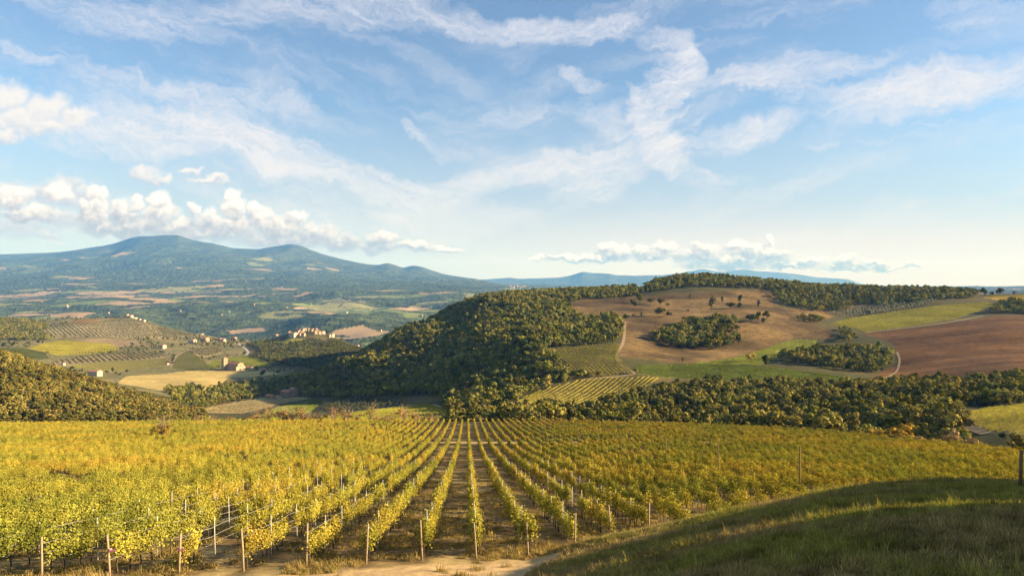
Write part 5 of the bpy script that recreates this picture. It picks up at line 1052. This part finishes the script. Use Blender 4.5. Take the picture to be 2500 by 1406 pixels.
# ------------------------------------------------------------------ posts, stakes, wires
def build_posts():
    wood = plain_mat('weathered_post', (.34, .245, .145), noise=.4, scale=9); grey = plain_mat('galvanised_stake', (.60, .56, .48), noise=.15, scale=4, rough=.5); dark = plain_mat('dark_pole', (.17, .11, .065), noise=.3, scale=5); rib = plain_mat('ribbon', (.75, .30, .30), noise=.2)
    r = random.Random(12)
    def pole(name, cat, label, group, x, Y, h, rad, m, lean=0.0, z=None):
        z = height([x], [Y])[0] if z is None else z; mb = MB(); a = r.uniform(0, 6.28)
        mb.tube([(0, 0, -.3), (lean * math.cos(a) * .5 + r.uniform(-.01, .01), lean * math.sin(a) * .5, h * .5), (lean * math.cos(a), lean * math.sin(a), h)], [rad * 1.08, rad, rad * .92], 8)
        o = link(name, mb.mesh(name, [m], True), None, (x, Y, z)); tag(o, label, cat, group); return o
    ords = ['first', 'second', 'third', 'fourth', 'fifth', 'sixth', 'seventh', 'eighth', 'ninth', 'tenth', 'eleventh']
    for k in range(-9, 4):
        x0 = .85 + 2.7 * k; Y0 = float(front_y(x0)); x0 = x0 - .066 * (Y0 - 35.4); Y0 = float(front_y(x0))
        if k == 0: lab = 'wooden row end post nearest the shaded grass bank corner'
        elif k < 0: lab = 'wooden row end post, the %s left of the one at the bank corner' % ords[-k - 1]
        else: lab = 'wooden row end post, the %s right of the one at the bank corner' % ords[k - 1]
        o = pole('end_post', 'post', lab, None, x0, Y0, 1.95 + r.uniform(-.16, .14), .047, wood, .13)
        if k in (-6, -7):
            mb = MB(); mb.box(-.02, .30, -.075, -.065, 1.12, 1.2); mb.tube([(0, 0, 1.1), (0, 0, 1.24)], [.066, .066], 8); link('ribbon', mb.mesh('ribbon', [rib]), o)
        # trellis wires of the row
        mb = MB()
        for zw in (.75, 1.15, 1.6):
            pts = []
            for s_ in np.linspace(0, 34, 18):
                yy = Y0 + s_; xx = x0 - .066 * s_; pts.append((xx, yy, height([xx], [yy])[0] + zw))
            mb.tube(pts, [.008] * len(pts), 3, 0, False)
        wl = mb.mesh('trellis_wire', [grey]); tag(link('trellis_wires', wl), lab.replace('wooden row end post', 'wires from the end post').replace('of the one at the bank corner', 'of the bank corner post'), 'wire', None)
        yy = Y0 + 4.5
        while yy < 105:
            xx = x0 - .066 * (yy - Y0)
            pole('vine_stake', 'stake', 'pale metal stake, row of the post ' + (lab.split(', ')[1].replace('of the one at the bank corner', 'of bank corner') if ', ' in lab else 'at the bank corner'), 'stakes of the vine row: ' + (lab.split(', ')[1] if ', ' in lab else 'bank corner'), xx, yy, 2.05 + r.uniform(-.1, .15), .020, grey, .05)
            yy += 5.2 + r.uniform(-.5, .5) + (yy > 70) * 2
    for i, Y in enumerate([66, 88, 113, 143, 170, 200, 228, 262, 285, 305, 325]):
        x = 28.2 - .066 * (Y - 66); x += r.uniform(-.4, .4)
        lab = ['tall thin pole rising from the vines nearest the grass bank', 'tall thin pole second nearest the grass bank', 'tall thin pole third from the grass bank', 'fourth tall thin pole, below the golden tree', 'fifth tall thin pole in the middle of the line', 'sixth tall thin pole in the line up the vineyard', 'seventh tall thin pole in the line up the vineyard', 'tall pole just inside the far vineyard edge', 'pale pole at the far edge, rightmost against the dark wood', 'pale pole at the far edge, middle one against the dark wood', 'pale pole at the far edge, leftmost against the dark wood'][i]
        pole('tall_pole', 'pole', lab, None, x, Y, 5.0, .065, wood if i > 7 else dark, .1)
    p = at(2490, 1194, 20, 60); pole('fence_post', 'post', 'thick brown fence post on the grass bank at the right edge', None, p[0], p[1], 1.75, .075, dark, .05)
    for px, py, h, lab in [(2034, 1216, 24, 'dark dry stalk leaning left on the bank skyline'), (2062, 1208, 20, 'second dark dry stalk on the bank skyline'), (1697, 1392, 62, 'reddish dry stalk low on the bank, the left of two'), (1718, 1398, 56, 'reddish dry stalk low on the bank, the right of two')]:
        p = at(px, py, 12, 60); hh = h * p[1] / F; mb = MB(); mb.tube([(0, 0, -.05), (-.04, 0, hh * .4), (-.1, .02, hh * .75), (-.16, .02, hh)], [.016, .013, .01, .006], 5)
        for q in range(7):
            z0 = hh * (.25 + .1 * q); mb.tube([(-.05 - .012 * q, 0, z0), (-.05 - .012 * q + r.uniform(-.12, .12), r.uniform(-.1, .1), z0 + .09)], [.007, .003], 3, 0, False)
        tag(link('dry_stalk', mb.mesh('dry_stalk', [dark]), None, p), lab, 'stalk')
    for px, py, h in [(852, 1008, 9), (860, 1009, 8), (739, 966, 15)]:
        p = at(px, py, 420, 980); pole('field_pole', 'pole', {852: 'left of two short pale poles at the edge of the gold vineyard', 860: 'right of two short pale poles at the edge of the gold vineyard', 739: 'pale pole right of the stone farm'}[px], 'pole' and None, p[0], p[1], h * p[1] / F, .12, grey, .1)
build_posts()

# ------------------------------------------------------------------ grass
def build_grass():
    r = np.random.default_rng(21)
    def tuft(seed, n, h, w, lean):
        q = np.random.default_rng(seed); V = []; 
        for i in range(n):
            a = q.uniform(0, 6.28); b = q.uniform(-w, w, 2); L = h * q.uniform(.5, 1.1); d = np.array([math.cos(a), math.sin(a)]) * lean * L * q.uniform(.3, 1.2); s = np.array([-math.sin(a), math.cos(a)]) * .006 * q.uniform(.8, 1.8)
            p0 = np.array([*b, -.02]); p1 = np.array([*(b + d * .35), L * .6]); p2 = np.array([*(b + d), L * .95]); sw = np.array([*s, 0])
            V += [p0 - sw, p0 + sw, p1 + sw * .8, p1 - sw * .8, p1 - sw * .8, p1 + sw * .8, p2 + sw * .15, p2 - sw * .15]
        V = np.array(V); me = mesh_from('blades', V, np.arange(len(V)).reshape(-1, 4), mats=[GRASS]); set_var(me, np.repeat(np.clip(.5 + .25 * q.normal(size=n), 0, 1), 8)); return Proto('tuft', [('blades', me)])
    TU = [tuft(1, 26, .13, .14, .7), tuft(2, 30, .10, .16, .9), tuft(3, 20, .20, .12, .6), tuft(4, 14, .38, .10, .5)]
    # the bank
    n = 120000; Y = 7 + 38 * np.sqrt(r.random(n)); px = r.uniform(1180, 3250, n); x = (px - CX) / F * Y; z = height(x, Y)
    k = (z - zplane(Y) > .25) & (Y < 44); x, Y, z = x[k], Y[k], z[k]; n = len(x)
    dry = np.clip(.38 + 1.5 * fbm(x / 2.7, Y / 2.7, 4, 61) + .55 * sstep(9, 0, x) + .15 * r.normal(size=n), 0, 1)[:, None]; dk = sstep(.05, .45, fbm(x / 1.1, Y / 1.1, 3, 67))[:, None]
    t = np.array([(.275, .255, .060)]) * (1 - dry) + np.array([(.34, .25, .11)]) * dry; t = t * (1 - .4 * dk); t = t * np.exp(.2 * r.normal(size=(n, 1)))
    idx = r.choice(4, n, p=[.38, .42, .16, .04]); s = r.uniform(.7, 1.35, n)
    mass('grass', 'short mixed green and dry grass on the shaded bank', TU, np.stack([x, Y, z], 1), r.uniform(0, 6.28, n), s, t, idx)
    # straw between the rows and along the track
    n = 42000; Y = 28 + 72 * r.random(n) ** 1.7; px = r.uniform(-60, 1900, n); x = (px - CX) / F * Y; z = height(x, Y)
    ph = np.abs((row_coord(x, Y) / 2.7 + .5) % 1 - .5)
    fy = front_y(x); k = (z - zplane(Y) < .4) & ((Y > fy - .5 - 1.8 * sstep(-6, -13, x) + .7 * fbm(x / 1.2, Y / 1.2, 2, 3)) | (fbm(x / .8, Y / .8, 2, 4) > .55)) & (fbm(x / 1.6, Y / 1.6, 3, 5) > .02)
    x, Y, z = x[k], Y[k], z[k]; n = len(x)
    t = tints(n, [(.42, .30, .12), (.30, .20, .08), (.34, .27, .09), (.20, .17, .05)], r); idx = r.choice(4, n, p=[.35, .35, .2, .1])
    mass('dry_grass', 'dry straw coloured grass between the vine rows and at the track', TU, np.stack([x, Y, z], 1), r.uniform(0, 6.28, n), r.uniform(.7, 1.5, n), t, idx)
build_grass()
